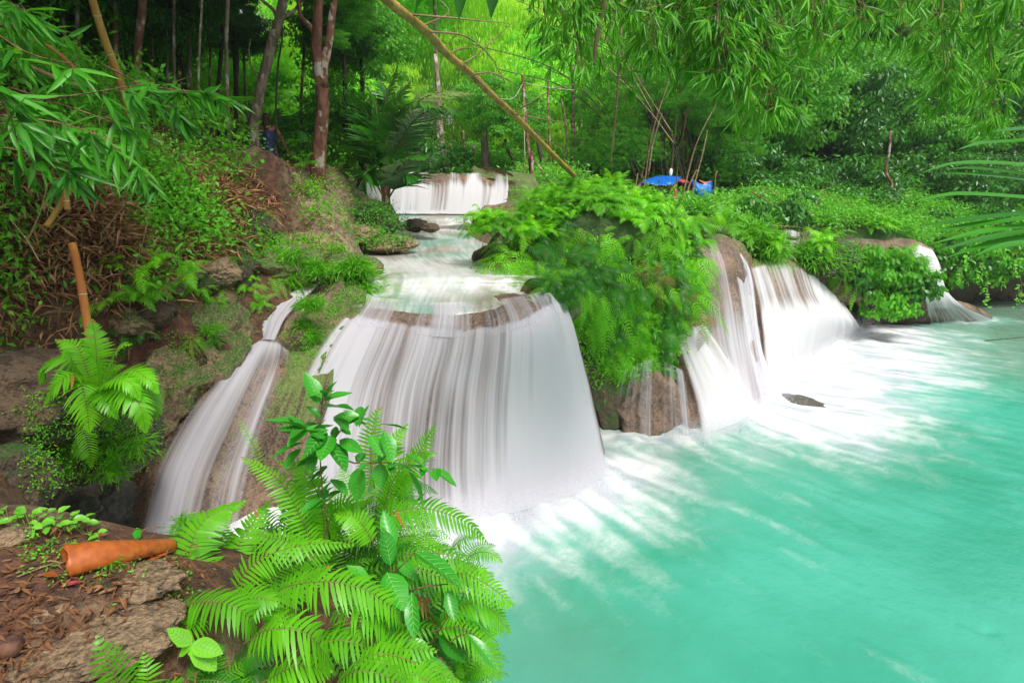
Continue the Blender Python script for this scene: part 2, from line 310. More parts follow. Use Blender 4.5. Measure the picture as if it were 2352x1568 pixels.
def tps(x, y):
    out = np.empty(len(x))
    for i in range(0, len(x), 60000):
        xx, yy = x[i:i + 60000], y[i:i + 60000]; r2 = (xx[:, None] - CT[None, :, 0]) ** 2 + (yy[:, None] - CT[None, :, 1]) ** 2
        out[i:i + 60000] = tpsU(r2) @ _w[:_k] + _w[_k] + _w[_k + 1] * xx + _w[_k + 2] * yy
    return out
def sdist(x, y, poly):
    """positive inside"""
    poly = np.asarray(poly, float); d = np.full(len(x), 1e9); ins = np.zeros(len(x), bool)
    for i in range(len(poly)):
        a, b = poly[i], poly[(i + 1) % len(poly)]; e = b - a; px, py = x - a[0], y - a[1]
        t = np.clip((px * e[0] + py * e[1]) / (e @ e), 0, 1); d = np.minimum(d, np.hypot(px - t * e[0], py - t * e[1]))
        c = ((a[1] > y) != (b[1] > y)) & (x < (b[0] - a[0]) * (y - a[1]) / (b[1] - a[1] + 1e-12) + a[0]); ins ^= c
    return np.where(ins, d, -d)
g2 = lambda u, v, z=0.: tuple(G(u, v, z)[:2])
sh = lambda u, v, a, b: (g2(u, v)[0] + a, g2(u, v)[1] + b)
POOL = [(.75, -8), (.55, 2.), (.35, 3.6), (-.3, 4.9), (-1.6, 5.4), (-2.9, 5.9), g2(590, 1290), g2(800, 1262), g2(1000, 1205), g2(1200, 1150), g2(1400, 1088), sh(1392, 1005, .2, .9), sh(1590, 1000, .2, 1.3), sh(1740, 930, .3, 1.9), sh(1860, 830, 0, 2.6), sh(1980, 752, 0, .5), g2(2130, 742), g2(2180, 705), g2(2270, 690), g2(2380, 688), g2(2700, 678), (60, 30), (60, -8)]
RIV = [g2(850, 640, 3.1), g2(850, 600, 3.1), g2(835, 565, 3.1), g2(850, 540, 3.15), g2(900, 505, 3.5), g2(860, 488, 3.5), g2(830, 480, 3.5), g2(1160, 480, 3.5), g2(1095, 505, 3.4), g2(1060, 530, 3.2), g2(1115, 560, 3.1), g2(1110, 590, 3.1), g2(1240, 640, 3.1)]
FALLUP = [(-4.9, 20.), (-5, 24), (-9, 34), (-3, 36), (0, 26), (-.3, 20.)]
GORGE = [(-5.9, 4.4), (-4.2, 4.1), (-2.6, 4.5), (-2.3, 6.7), (-4.4, 6.9), (-5.6, 5.9)]
def H(x, y, detail=True):
    x = np.atleast_1d(np.asarray(x, float)); y = np.atleast_1d(np.asarray(y, float)); h = tps(x, y)
    sp_ = sdist(x, y, POOL); p3 = np.stack([x, y, h * .3], 1)
    if detail:
        k = sstep(-x + y * .1, 1.5, 5) * .12 + .07
        h = h + fbm(p3 * .7, 3, 5) * .16 * sstep(np.hypot(x, y), 3, 9) + fbm(p3 * 2.6, 4, 9) * k
    h = np.where(sp_ > -.9, h + (-.9 - h) * sstep(sp_, -.9, -.3), h)
    sg = sdist(x, y, GORGE); h = np.where(sg > -.5, h + (np.minimum(.7, h) - h) * sstep(sg, -.5, .05), h)
    sr = sdist(x, y, RIV); zb = np.where(y > 17.5, 3.3, 2.9); h = np.where(sr > -.4, h + (np.minimum(zb, h) - h) * sstep(sr, -.4, .15), h)
    su = sdist(x, y, FALLUP); h = np.where(su > -.5, h + (np.minimum(4.55, h) - h) * sstep(su, -.5, .2), h)
    h = np.where((su > .0) & (y < 20.6), np.minimum(h, 3.4), h)
    return h
def Hs(x, y): return float(H([x], [y])[0])
def hit(u, v, y0=1.5, y1=60.):
    d = ray(u, v); Y = np.concatenate([np.arange(y0, 20, .04), np.arange(20, y1, .15)]); p = np.array([0, 0, CZ]) + d[None] * (Y / d[1])[:, None]
    b = p[:, 2] - H(p[:, 0], p[:, 1]); i = np.argmax(b < 0) if (b < 0).any() else len(Y) - 1
    return p[i]
def axis(a, b, c, d, n1, n0, n2):
    """dense between b and c, stretching out to a and d"""
    L = b - (b - a) * np.linspace(1, 0, n1, endpoint=False) ** 2.2; Rr = c + (d - c) * np.linspace(0, 1, n2 + 1)[1:] ** 2.2
    return np.concatenate([L, np.linspace(b, c, n0), Rr])
ax = axis(-70, -9, 9, 80, 90, 300, 140); ay = axis(-8, .8, 14, 100, 12, 230, 170)
XX, YY = np.meshgrid(ax, ay); hh = H(XX.ravel(), YY.ravel())
xr, yr = XX.ravel(), YY.ravel()
wet = np.clip(sstep(sdist(xr, yr, RIV), -1.6, -.3) + sstep(xr, 8.5, 9.5) * sstep(-np.abs(yr - 18.2), -1.6, -1.), 0, 1)
PATH = [tuple(P(*t)[:2]) for t in [(655,385,13.6),(740,392,14.5),(830,440,17.),(870,500,16.),(850,560,13.2),(780,545,12.2),(700,575,11.2),(690,500,12.2),(660,430,12.8)]]
wet = np.clip(wet + .75 * sstep(sdist(xr, yr, PATH), -.3, .3), 0, 1)
green = np.clip(sstep(yr, 15, 20) * .9 + sstep(xr, 3, 6) * .6, 0, 1)
g_me = fastmesh('ground', np.stack([xr, yr, hh], 1), [gridfaces(len(ay), len(ax))], M['soil'], {'wetrock': wet, 'green': green})
tag(link('ground', g_me), None, None, kind='structure')
# ------------------------------------------------------------------ pool with LIC foam streaks
def lic(field, vx, vy, steps=26, h=1.):
    ny, nx = field.shape; jj, ii = np.meshgrid(np.arange(nx, dtype=float), np.arange(ny, dtype=float)); acc = field.copy(); n = 1
    for sg in (1, -1):
        X, Y = jj.copy(), ii.copy()
        for k in range(steps):
            xi = np.clip(X.round().astype(int), 0, nx - 1); yi = np.clip(Y.round().astype(int), 0, ny - 1)
            X = X + sg * h * vx[yi, xi]; Y = Y + sg * h * vy[yi, xi]
            xi = np.clip(X.round().astype(int), 0, nx - 1); yi = np.clip(Y.round().astype(int), 0, ny - 1)
            w = .5 + .5 * math.cos(PI * k / steps); acc += field[yi, xi] * w; n += w
    acc /= n; return np.clip((acc - acc.mean()) / (acc.std() * 5) + .5, 0, 1)
def blur(a, k=1):
    for _ in range(k): a = (a + np.roll(a, 1, 0) + np.roll(a, -1, 0) + np.roll(a, 1, 1) + np.roll(a, -1, 1)) / 5
    return a
dx = .05
px = np.concatenate([np.arange(-4., 17.5, dx), np.linspace(17.6, 60, 60)]); py = np.concatenate([np.linspace(-8, 2.4, 12), np.arange(2.5, 24.5, dx)])
PX, PY = np.meshgrid(px, py)
BASES = [([g2(590, 1290), g2(800, 1262), g2(1000, 1205), g2(1200, 1150), g2(1400, 1088)], (1.0, -.75), 1.2, 1.3), ([g2(1392, 1010), g2(1590, 1000), g2(1740, 930)], (.6, -.9), .9, .85),
         ([g2(1745, 925), g2(1870, 825), g2(1985, 752)], (1., -.55), 1.25, 2.3), ([g2(2120, 742), g2(2290, 733)], (.8, -.8), .6, .7)]
def segd(X, Y, pl):
    d = np.full(X.shape, 1e9); cx = np.zeros(X.shape); cy = np.zeros(X.shape)
    for a, b in zip(pl[:-1], pl[1:]):
        a = np.array(a); b = np.array(b); e = b - a; t = np.clip(((X - a[0]) * e[0] + (Y - a[1]) * e[1]) / (e @ e), 0, 1)
        qx, qy = a[0] + t * e[0], a[1] + t * e[1]; dd = np.hypot(X - qx, Y - qy); m = dd < d; d = np.where(m, dd, d); cx = np.where(m, X - qx, cx); cy = np.where(m, Y - qy, cy)
    return d, cx, cy
foam = np.zeros(PX.shape); VX = np.full(PX.shape, .25); VY = np.full(PX.shape, -.12); D = []
P3 = np.stack([PX.ravel(), PY.ravel(), 0 * PX.ravel()], 1)
wob = fbm(P3 * .45, 4, 31).reshape(PX.shape); wob2 = fbm(P3 * 1.6, 4, 35).reshape(PX.shape)
for pl, fl, st, rg in BASES:
    d, cx, cy = segd(PX, PY, pl); D.append(d); L = np.hypot(cx, cy) + 1e-6; n = np.hypot(*fl); w = np.exp(-d / (rg * 1.6)) * 2
    VX += w * (cx / L * .75 + fl[0] / n * .5); VY += w * (cy / L * .75 + fl[1] / n * .5)
    foam = np.maximum(foam, st * np.exp(-(np.maximum(0, d + wob * rg * .7 + wob2 * rg * .3) / rg) ** 1.3))
sw = fbm(P3 * .3 + 50, 2, 77).reshape(PX.shape); VX += .12 * sw; VY += .2 * fbm(P3 * .3 + 90, 2, 78).reshape(PX.shape)
vn = np.hypot(VX, VY); VX /= vn; VY /= vn
n1 = RS.rand(*PX.shape); n2 = blur(RS.rand(*PX.shape), 3); n2 = (n2 - n2.mean()) / n2.std(); n3 = fbm(P3 * 3.6, 3, 12).reshape(PX.shape); n3 = n3 / n3.std()
s1 = lic(blur(n1, 1), VX, VY, 12); s2 = lic(n2, VX, VY, 20); s3 = lic(n3, VX, VY, 18)
STK = np.clip(.55 * s1 + .4 * s2 + .05 * s3, 0, 1); STK = blur(np.clip((STK - .5) * 1.3 + .5, 0, 1), 2)
churn = fbm(P3 * 1.9, 4, 3).reshape(PX.shape)
nearfall = np.exp(-(np.minimum.reduce(D) / .55) ** 2)
foam = np.clip(foam + .10 * sstep(fbm(P3 * .25, 3, 61).reshape(PX.shape), -.2, .4) * sstep(STK, .5, .75) + .10 * sstep(wob2, .1, .5), 0, 1.4)
murk_reflection = np.clip(sstep(PY + .12 * PX, 13.5, 17.5) * .9 * (1 - foam) + np.exp(-(segd(PX, PY, BASES[1][0])[0] / 2.2) ** 2) * .35 + np.exp(-(np.hypot(PX - .3, (PY - 5.3)) / 1.1) ** 2) * .3, 0, 1)  # far term paints a brownish reflection into the colour; the rest is murk
pz = .03 * (STK - .5) * (foam > .1) + foam * .06 * churn + nearfall * (.02 + .10 * churn)
p_me = fastmesh('pool', np.stack([PX.ravel(), PY.ravel(), pz.ravel()], 1), [gridfaces(len(py), len(px))], M['pool'], {'foam': foam, 'streak': STK, 'murk_reflection': murk_reflection})
tag(link('pool_water', p_me), None, None, kind='structure')
# ------------------------------------------------------------------ river above the falls
def sheet(rows, nu, nv, name, z_amp, foamf, steps=20):
    Gd = loftgrid(rows, nu, nv); s = np.linspace(0, 1, nu)[None] * np.ones((nv, 1)); t = np.linspace(0, 1, nv)[:, None] * np.ones((1, nu))
    p3 = np.concatenate([Gd[..., :2], 0 * Gd[..., :1]], -1).reshape(-1, 3)
    a = fbm(p3 * 2.5, 3, 3).reshape(nv, nu); vx = .35 * fbm(p3 * .8, 2, 44).reshape(nv, nu); vy = np.ones_like(vx); n = np.hypot(vx, vy)
    st = .45 * lic(blur(RS.rand(nv, nu), 2), vx / n, vy / n, steps) + .55 * lic(a / a.std(), vx / n, vy / n, steps)
    Gd[..., 2] += z_amp * (st - .5)
    fo = foamf(s, t, st)
    me = fastmesh(name, Gd.reshape(-1, 3), [gridfaces(nv, nu)], M['river'], {'foam': fo, 'streak': st, 'algae': sstep(t, .76, .9) * (.25 + .75 * sstep(np.abs(s - .45), .15, .4))}); o = link(name, me); return o
rv = [[G(820, 478, 3.5), G(1000, 478, 3.5), G(1175, 478, 3.5)], [G(820, 484, 3.5), G(1000, 485, 3.5), G(1175, 484, 3.5)], [G(845, 500, 3.5), G(990, 501, 3.5), G(1110, 500, 3.5)], [G(880, 512, 3.42), G(985, 513, 3.42), G(1090, 512, 3.42)], [G(880, 528, 3.2), G(980, 533, 3.2), G(1075, 530, 3.2)],
      [G(825, 550, 3.1), G(980, 552, 3.1), G(1120, 552, 3.1)], [G(815, 580, 3.1), G(980, 585, 3.1), G(1130, 585, 3.1)], [G(825, 612, 3.1), G(985, 612, 3.1), G(1180, 615, 3.1)], [G(835, 640, 3.09), G(1010, 634, 3.14), G(1262, 640, 3.08)], T3([(832, 668, 9.75), (1018, 662, 9.75), (1250, 660, 9.9)]), T3([(828, 690, 9.2), (1020, 706, 8.95), (1235, 686, 9.35)]), [p - np.array([0, 0, .12]) for p in T3([(820, 704, 9.0), (1020, 722, 8.75), (1235, 700, 9.1)])]]
def rf(s, t, st):
    return np.clip(.5 * np.exp(-((t - .38) / .07) ** 2) + .3 * sstep(t, .4, .5) + .28 * sstep(t, .70, .8) * (1 - .9 * sstep(t, .93, .985)) + .2 * np.exp(-((t - .88) / .05) ** 2 - ((s - .5) / .3) ** 2) + .35 * np.exp(-(t / .02) ** 2) - .15 * (t > .02) * (t < .25), 0, 1)
tag(sheet(rv, 150, 640, 'river_water', .018, rf, 22), None, None, kind='structure')
# pool above the far fall, and the stream in the dark gorge
me = fastmesh('upper', np.array([(-5., 20.6, 4.62), (-.3, 20.6, 4.62), (-.5, 38, 4.66), (-9, 38, 4.66)]), [np.array([[0, 1, 2, 3]])], M['river'], {'foam': [.2] * 4, 'streak': [.5] * 4, 'algae': [0] * 4}); tag(link('upper_river_water', me), None, None, kind='structure')
st_rows = [[(-4.9, 6.6, .86), (-3.9, 6.7, .86), (-2.6, 6.6, .86)], [(-5.5, 5.6, .85), (-4., 5.6, .85), (-2.5, 5.6, .85)], [(-5.8, 4.7, .84), (-4.4, 4.5, .84), (-3.0, 4.4, .84)], [(-6.6, 3.6, .8), (-5.6, 3.3, .8), (-4.5, 3.1, .8)]]
tag(sheet(st_rows, 80, 120, 'stream_water', .03, lambda s, t, st: .75 - .2 * t, 16), None, None, kind='structure')
# ------------------------------------------------------------------ rocks
def rockloft(name, rows, nu, nv, mat, amp=.1, freq=1.2, moss=None, label=None, cat='rock', seed=0, group=None, back=0.):
    Gd = loftgrid(rows, nu, nv); N = gnormals(Gd); c = np.array([0, 0, CZ]) - Gd.mean((0, 1)); 
    if (N.mean((0, 1)) @ c) < 0: N = -N
    p = Gd.reshape(-1, 3); d = fbm(p * freq, 5, seed, .55).reshape(nv, nu, 1); r = (1 - np.abs(fbm(p * freq * 1.8 + 9, 3, seed + 5))).reshape(nv, nu, 1) - .7
    Gd = Gd + N * (amp * d + amp * .5 * r) - N * back
    s = np.linspace(0, 1, nu)[None] * np.ones((nv, 1)); t = np.linspace(0, 1, nv)[:, None] * np.ones((1, nu))
    mo = moss(s, t) if moss else np.zeros((nv, nu)); wid = np.linalg.norm(np.diff(Gd, axis=1), axis=2).sum(1).mean(); ln = np.linalg.norm(np.diff(Gd, axis=0), axis=2).sum(0).mean()
    B = Gd - N * .35; n = nu * nv; e = np.concatenate([np.arange(nu), np.arange(2, nv + 1) * nu - 1, n - 2 - np.arange(nu - 1), (nv - 2 - np.arange(nv - 2)) * nu]); e2 = np.roll(e, -1)
    g_ = gridfaces(nv, nu); uv = np.stack([s * wid, t * ln], -1).reshape(-1, 2)
    me = fastmesh(name, np.vstack([Gd.reshape(-1, 3), B.reshape(-1, 3)]), [np.vstack([g_, g_[:, ::-1] + n, np.stack([e, e + n, e2 + n, e2], 1)])], mat, {'moss': np.concatenate([mo.ravel()] * 2)}, uv=np.vstack([uv, uv]))
    o = link(name, me)
    return tag(o, label, cat, group)
def blob(name, c, r, mat, amp=.25, freq=1.5, seed=0, label=None, cat='rock', group=None, moss=.0, rot=0., sub=5, parent=None, flat=0.):
    import bmesh
    bm = bmesh.new(); bmesh.ops.create_icosphere(bm, subdivisions=sub, radius=1); V = np.array([v.co[:] for v in bm.verts]); Fc = np.array([[v.index for v in f.verts] for f in bm.faces]); bm.free()
    d = fbm(V * freq + seed * 7.1, 5, seed, .55)[:, None] + .5 * (1 - np.abs(fbm(V * freq * 2 + seed, 3, seed + 3)))[:, None] - .35
    V = V * (1 + amp * d)
    if flat: V[:, 2] = np.where(V[:, 2] < -flat, -flat + (V[:, 2] + flat) * .3, V[:, 2])
    r = np.broadcast_to(np.asarray(r, float), (3,)); V = V * r; me = fastmesh(name, V, [Fc], mat, {'moss': np.full(len(V), moss) + .3 * fbm(V * 2, 3, seed + 8)})
    o = link(name, me, parent); o.location = c; o.rotation_euler = (0, 0, rot)
    if parent is None: tag(o, label, cat, group)
    return o
def veil(name, rows, nu, nv, mat, dens, label, amp=.03, off=.05, parent=None, ew=.09):
    Gd = loftgrid(rows, nu, nv); N = gnormals(Gd); c = np.array([0, 0, CZ]) - Gd.mean((0, 1))
    if (N.mean((0, 1)) @ c) < 0: N = -N
    s = np.linspace(0, 1, nu)[None] * np.ones((nv, 1)); t = np.linspace(0, 1, nv)[:, None] * np.ones((1, nu))
    wid = np.linalg.norm(np.diff(Gd, axis=1), axis=2).sum(1).mean(); ln = np.linalg.norm(np.diff(Gd, axis=0), axis=2).sum(0).mean()
    q = np.stack([(s * wid * 3.), t * ln * .25, 0 * s], -1).reshape(-1, 3); Gd = Gd + N * (off + amp * fbm(q, 3, 4).reshape(nv, nu, 1))
    q2 = np.stack([(s * wid * 1.1), t * ln * .2 + 5, 0 * s], -1).reshape(-1, 3)
    de = dens(s, t) + .42 * fbm(q2, 4, 14).reshape(nv, nu)
    ew = ew + .04 * fbm(np.stack([t * ln * 1.5, 0 * t, 0 * t], -1).reshape(-1, 3), 2, 9).reshape(nv, nu); ew = np.maximum(ew, .012); edge = sstep(s, 0, ew) * sstep(1 - s, 0, ew) * sstep(t, 0., .05); de = np.clip(de, 0, 1.3) * edge - .02 * (1 - edge)
    me = fastmesh(name, Gd.reshape(-1, 3), [gridfaces(nv, nu)], mat, {'dens': de}, uv=np.stack([s * wid, t * ln], -1).reshape(-1, 2))
    o = link(name, me, parent); return tag(o, label, 'waterfall') if parent is None else o
# main fall
mainrows = [T3([(800, 712, 8.95), (880, 728, 8.65), (1010, 746, 8.45), (1130, 740, 8.5), (1220, 714, 8.85), (1288, 664, 9.85)]),
 T3([(738, 778, 8.3), (855, 785, 8.3), (1006, 800, 8.3), (1133, 796, 8.34), (1242, 772, 8.62), (1316, 745, 9.55)]),
 T3([(664, 900, 7.66), (835, 900, 7.9), (1000, 905, 8.1), (1140, 905, 8.2), (1265, 890, 8.55), (1350, 870, 9.35)]),
 T3([(610, 1060, 7.15), (802, 1060, 7.35), (985, 1060, 7.8), (1140, 1050, 8.0), (1282, 1020, 8.45), (1385, 1000, 9.15)]),
 [G(590, 1300, 0), G(785, 1268, 0), G(985, 1212, 0), G(1145, 1182, 0), G(1293, 1140, 0), G(1407, 1090, 0)]]
def pushed(rows, ks): return [[p + np.array([0, k, 0]) for p in r] for r, k in zip(rows, ks)]
domerows = [[G(820, 600, 2.4), G(930, 598, 2.4), G(1040, 598, 2.4), G(1150, 606, 2.4), G(1230, 625, 2.4), G(1330, 640, 2.4)], [G(842, 640, 3.0), G(925, 632, 3.08), G(1040, 628, 3.1), G(1150, 636, 3.08), G(1232, 655, 3.02), G(1310, 650, 3.0)],
 T3([(822, 690, 9.25), (905, 698, 9.1), (1020, 708, 8.95), (1130, 702, 9.), (1222, 684, 9.35), (1300, 660, 10.2)])] + pushed(mainrows, [.06, .1, .3, .55, .75])
rockloft('dome_rock', [[p - np.array([0, 0, (.22, .20, .05, 0, 0, 0, 0, 0)[i] + (.35 if j == 5 and i < 3 else .12 if j == 5 and i == 3 else 0)]) for j, p in enumerate(r)] for i, r in enumerate(domerows)], 150, 170, M['rock_fall'], .05, 1.3, lambda s, t: .62 * np.exp(-((t - .43) / .09) ** 2) - .5 * sstep(t, .52, .58), 'broad domed travertine rock with an algae stained top under the largest waterfall', seed=3)
def dmain(s, t):
    d = .42 + .26 * sstep(s, .45, .85) + .18 * sstep(t, .75, .98) + .12 * sstep(t, .25, .05) * (s > .7)
    d = d - .55 * (1 - sstep(t, .0, .015 + .05 * (.5 + .5 * np.sin(s * 37 + 3 * np.sin(s * 11))) * (s < .86))) + .24 + .10 * np.exp(-((s - .12) / .1) ** 2) - .22 * np.exp(-((s - .47) / .05) ** 2) * sstep(t, .25, .5) - .12 * np.exp(-((s - .3) / .07) ** 2); return d
veil('waterfall', mainrows, 260, 120, M['veil'], dmain, 'largest waterfall, a wide lavender white curtain below the round dome rock', ew=.06)
wf = bpy.data.objects['waterfall']
for k_ in ('label', 'category'): pass
lf = veil('lip_water', [T3([(818, 682, 9.35), (900, 692, 9.15), (1020, 700, 9.03), (1130, 696, 9.08), (1232, 678, 9.4), (1292, 650, 10.05)]), T3([(808, 702, 9.08), (888, 714, 8.82), (1013, 728, 8.66), (1130, 722, 8.72), (1225, 700, 9.05), (1290, 658, 9.92)]), [p + np.array([0, -.03, 0]) for p in mainrows[0]], [p * .5 + q_ * .5 + np.array([0, -.02, 0]) for p, q_ in zip(mainrows[0], mainrows[1])]], 200, 40, M['veil'], lambda s, t: .40 + .2 * sstep(s, .5, .9) + .1 * np.sin(s * 21), 'x', .01, .06, parent=wf)
# left stepped fall
lrows = [T3([(572, 795, 8.0), (603, 783, 8.05), (635, 784, 8.05), (662, 805, 8.0)]), T3([(515, 855, 7.45), (570, 840, 7.55), (622, 840, 7.6), (675, 858, 7.7)]), T3([(425, 950, 6.8), (500, 950, 6.9), (572, 950, 7.05), (655, 950, 7.2)]),
 T3([(358, 1065, 6.35), (430, 1080, 6.4), (515, 1090, 6.5), (610, 1085, 6.75)]), T3([(325, 1180, 6.0), (390, 1200, 6.0), (475, 1210, 6.1), (585, 1200, 6.4)]), [G(312, 1250, .84), G(380, 1255, .84), G(465, 1262, .84), G(570, 1270, .84)]]
lrock = [T3([(520, 740, 8.9), (600, 730, 9.1), (670, 740, 9.2), (760, 720, 9.4)])] + [[r[0] + np.array([-.25, .25, -.1])] + [p + np.array([0, .1, -.02]) for p in r] + [r[-1] + np.array([.45, .3, .05])] for r in lrows]
lrock[0] = [lrock[0][0] + np.array([-.3, 0, 0])] + lrock[0] + [lrock[0][-1] + np.array([.3, 0, 0])]
rockloft('cone_rock', lrock, 110, 120, M['rock_fall'], .09, 1.5, lambda s, t: .12 + .45 * sstep(s, .5, .75) * np.exp(-((t - .45) / .18) ** 2), 'steep tan rock with a green algae patch under the narrow stepped waterfall', seed=8)
def dleft(s, t): return .17 + .28 * np.exp(-((s - .74) / .09) ** 2) * sstep(t, .12, .3) + .62 * np.exp(-((s - (.30 - .08 * t)) / .22) ** 2) + .35 * np.exp(-(t / .12) ** 2) + .15 * sstep(t, .8, 1.)
veil('waterfall', lrows, 130, 110, M['veil'], dleft, 'narrow stepped waterfall left of the main curtain, fanning out over a cone of rock')
chute = [[G(716, 606, 3.1), G(748, 604, 3.1), G(786, 607, 3.1)], T3([(686, 662, 9.55), (714, 658, 9.7), (744, 653, 9.7)]), T3([(616, 690, 9.05), (662, 690, 9.15), (712, 686, 9.2)]), T3([(598, 735, 8.45), (630, 735, 8.55), (664, 732, 8.6)]), T3([(590, 788, 8.0), (612, 784, 8.02), (636, 786, 8.05)])]
rockloft('chute_bed', [[r[0] + np.array([-.25, 0, .05]), r[0] + np.array([0, .02, -.08]), r[2] + np.array([0, .02, -.08]), r[2] + np.array([.3, 0, .08])] for r in chute], 40, 70, M['rock_fall'], .05, 2., None, 'brown rock channel carrying the thin chute above the narrow waterfall', seed=5)
veil('waterfall', chute, 40, 90, M['veil'], lambda s, t: .12 + .62 * sstep(t, .4, .6), 'thin chute of water running over brown rock into the narrow stepped waterfall', .02, .03, ew=.2)
# ledge and mossy rocks at the left
rockloft('rock_ledge', [T3([(350, 690, 8.6), (430, 668, 8.9), (520, 655, 9.1), (600, 672, 9.2)]), T3([(372, 700, 7.9), (430, 700, 8.0), (500, 715, 8.0), (575, 725, 8.3)]), T3([(378, 722, 7.7), (435, 732, 7.65), (505, 750, 7.7), (580, 760, 8.1)]), T3([(382, 800, 7.4), (430, 820, 7.3), (490, 830, 7.35), (550, 830, 7.6)]),
  T3([(330, 870, 6.9), (400, 880, 6.9), (450, 900, 7.), (500, 900, 7.3)]), T3([(310, 960, 6.6), (360, 970, 6.6), (400, 985, 6.7), (440, 980, 6.9)]), T3([(300, 1050, 6.9), (330, 1060, 6.9), (350, 1070, 6.9), (380, 1080, 7.)])], 90, 90, M['rock'], .34, 2.1, lambda s, t: .15 + .1 * s, 'pale crusty rock ledge with moss beside the narrow stepped waterfall', seed=21)
rockloft('ridge_rock', [T3([(690, 700, 9.7), (740, 660, 10), (800, 630, 10.2), (840, 640, 10.4)]), T3([(665, 740, 8.9), (725, 700, 9.2), (780, 680, 9.3), (838, 690, 9.0)]), T3([(650, 800, 8.2), (690, 790, 8.3), (735, 770, 8.4), (790, 750, 8.45)]), T3([(670, 880, 7.9), (690, 870, 7.9), (712, 860, 7.9), (740, 850, 7.95)]), T3([(650, 1000, 7.4), (660, 990, 7.4), (672, 980, 7.45), (690, 970, 7.5)])], 60, 70, M['rock'], .1, 2., lambda s, t: .25 - .1 * t + 0 * s, 'mossy rock ridge with orange grass between the two left waterfalls', seed=23)
for (u, v, Y, r, lab, mt, ms, sd) in [(578, 545, 10., (.42, .5, .45), 'large brown boulder in the dead leaves above the mossy rock', 'rock_dark', -.1, 1), (445, 605, 8.9, (.5, .4, .28), 'lumpy orange brown boulder below the dead bamboo leaves', 'rock', -.3, 2), (395, 590, 8.9, (.25, .25, .2), 'small knobbly boulder beside the lumpy orange brown one', 'rock', -.3, 12),
   (258, 1175, 6.3, (.42, .38, .34), 'smooth grey wet boulder at the foot of the narrow waterfall', 'rock_grey', -.3, 3), (20, 1115, 3.9, (.22, .3, .26), 'brown boulder cut by the frame beside the dark gorge', 'rock_dark', 0, 4), (150, 1180, 5.2, (.3, .25, .12), 'low wet stone in the dark gorge stream', 'rock_grey', -.3, 5),
   (650, 610, 9.9, (.62, .6, .35), 'rounded mossy boulder covered with small ferns above the narrow chute', 'rock', .2, 6), (705, 575, 11.2, (.6, .6, .3), 'long pale boulder behind the fern covered one', 'rock', -.1, 7), (808, 625, 10.3, (.42, .5, .32), 'round grassy boulder at the left edge of the dome rock', 'rock', .25, 8),
   (890, 560, 13.3, (.62, .5, .18), 'flat grey rock shelf jutting into the river', 'rock', -.25, 9), (862, 512, 15.2, (.5, .5, .5), 'dark crumbling boulder by the foot of the palm', 'rock_dark', .1, 10), (955, 518, 16.3, (.28, .3, .17), 'dark pointed stone in the middle of the small cascade', 'rock_dark', -.2, 11),
   (985, 523, 16.0, (.26, .25, .12), 'low dark stone beside the pointed one in the cascade', 'rock_dark', -.3, 13), (820, 540, 13.2, (.5, .5, .22), 'pinkish brown rock step on the left river bank', 'rock', -.4, 14), (1485, 945, 11.6, (.86, .75, .95), 'round brown boulder with thin trickles under the big fern clump', 'rock_fall', -.3, 15),
   (1400, 990, 11.3, (.35, .3, .18), 'low brown stone at the water line beside the round boulder', 'rock_fall', -.3, 16), (1832, 926, 12.5, (.6, .34, .14), 'dark wet boulder awash in the white water', 'rock_grey', -.3, 17), (1150, 610, 12.3, (.65, .6, .38), 'dark rock under the ferns at the right river edge', 'rock_dark', -.2, 18),
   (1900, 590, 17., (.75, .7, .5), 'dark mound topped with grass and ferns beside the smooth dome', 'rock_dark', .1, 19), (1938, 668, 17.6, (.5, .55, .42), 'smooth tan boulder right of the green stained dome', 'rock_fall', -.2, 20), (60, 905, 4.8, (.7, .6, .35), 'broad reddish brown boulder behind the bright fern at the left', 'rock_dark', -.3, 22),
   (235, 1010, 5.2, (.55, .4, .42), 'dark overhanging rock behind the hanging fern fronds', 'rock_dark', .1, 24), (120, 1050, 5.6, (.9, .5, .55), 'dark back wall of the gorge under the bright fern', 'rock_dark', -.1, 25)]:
    blob('rock', P(u, v, Y), r, M[mt], .34, 1.5, sd, lab, moss=ms, rot=sd * .7, sub=6 if sd in (15, 3, 6, 17) else 5)
# right hand formation
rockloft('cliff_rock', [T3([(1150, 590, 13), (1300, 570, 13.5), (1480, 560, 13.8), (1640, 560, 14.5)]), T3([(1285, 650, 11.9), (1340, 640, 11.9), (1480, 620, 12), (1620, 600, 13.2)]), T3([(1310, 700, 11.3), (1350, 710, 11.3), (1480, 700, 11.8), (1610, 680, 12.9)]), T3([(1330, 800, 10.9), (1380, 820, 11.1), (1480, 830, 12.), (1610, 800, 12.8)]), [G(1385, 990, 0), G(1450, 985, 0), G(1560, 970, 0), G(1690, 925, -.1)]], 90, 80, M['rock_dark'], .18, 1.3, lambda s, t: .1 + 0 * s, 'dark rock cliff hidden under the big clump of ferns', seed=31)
col = [T3([(1570, 560, 15), (1640, 540, 15.2), (1700, 560, 15.4), (1730, 600, 15.6)]), T3([(1570, 590, 13.5), (1640, 556, 13.9), (1690, 575, 14.0), (1716, 620, 14.2)]), T3([(1578, 640, 13.), (1640, 610, 13.2), (1690, 620, 13.4), (1725, 660, 13.9)]), T3([(1590, 720, 12.85), (1650, 700, 12.9), (1700, 700, 13.1), (1735, 740, 13.6)]),
       T3([(1620, 830, 12.5), (1675, 810, 12.5), (1722, 800, 12.7), (1750, 830, 13.0)]), [G(1680, 955, 0), G(1715, 940, 0), G(1752, 930, 0), G(1775, 915, 0)]]
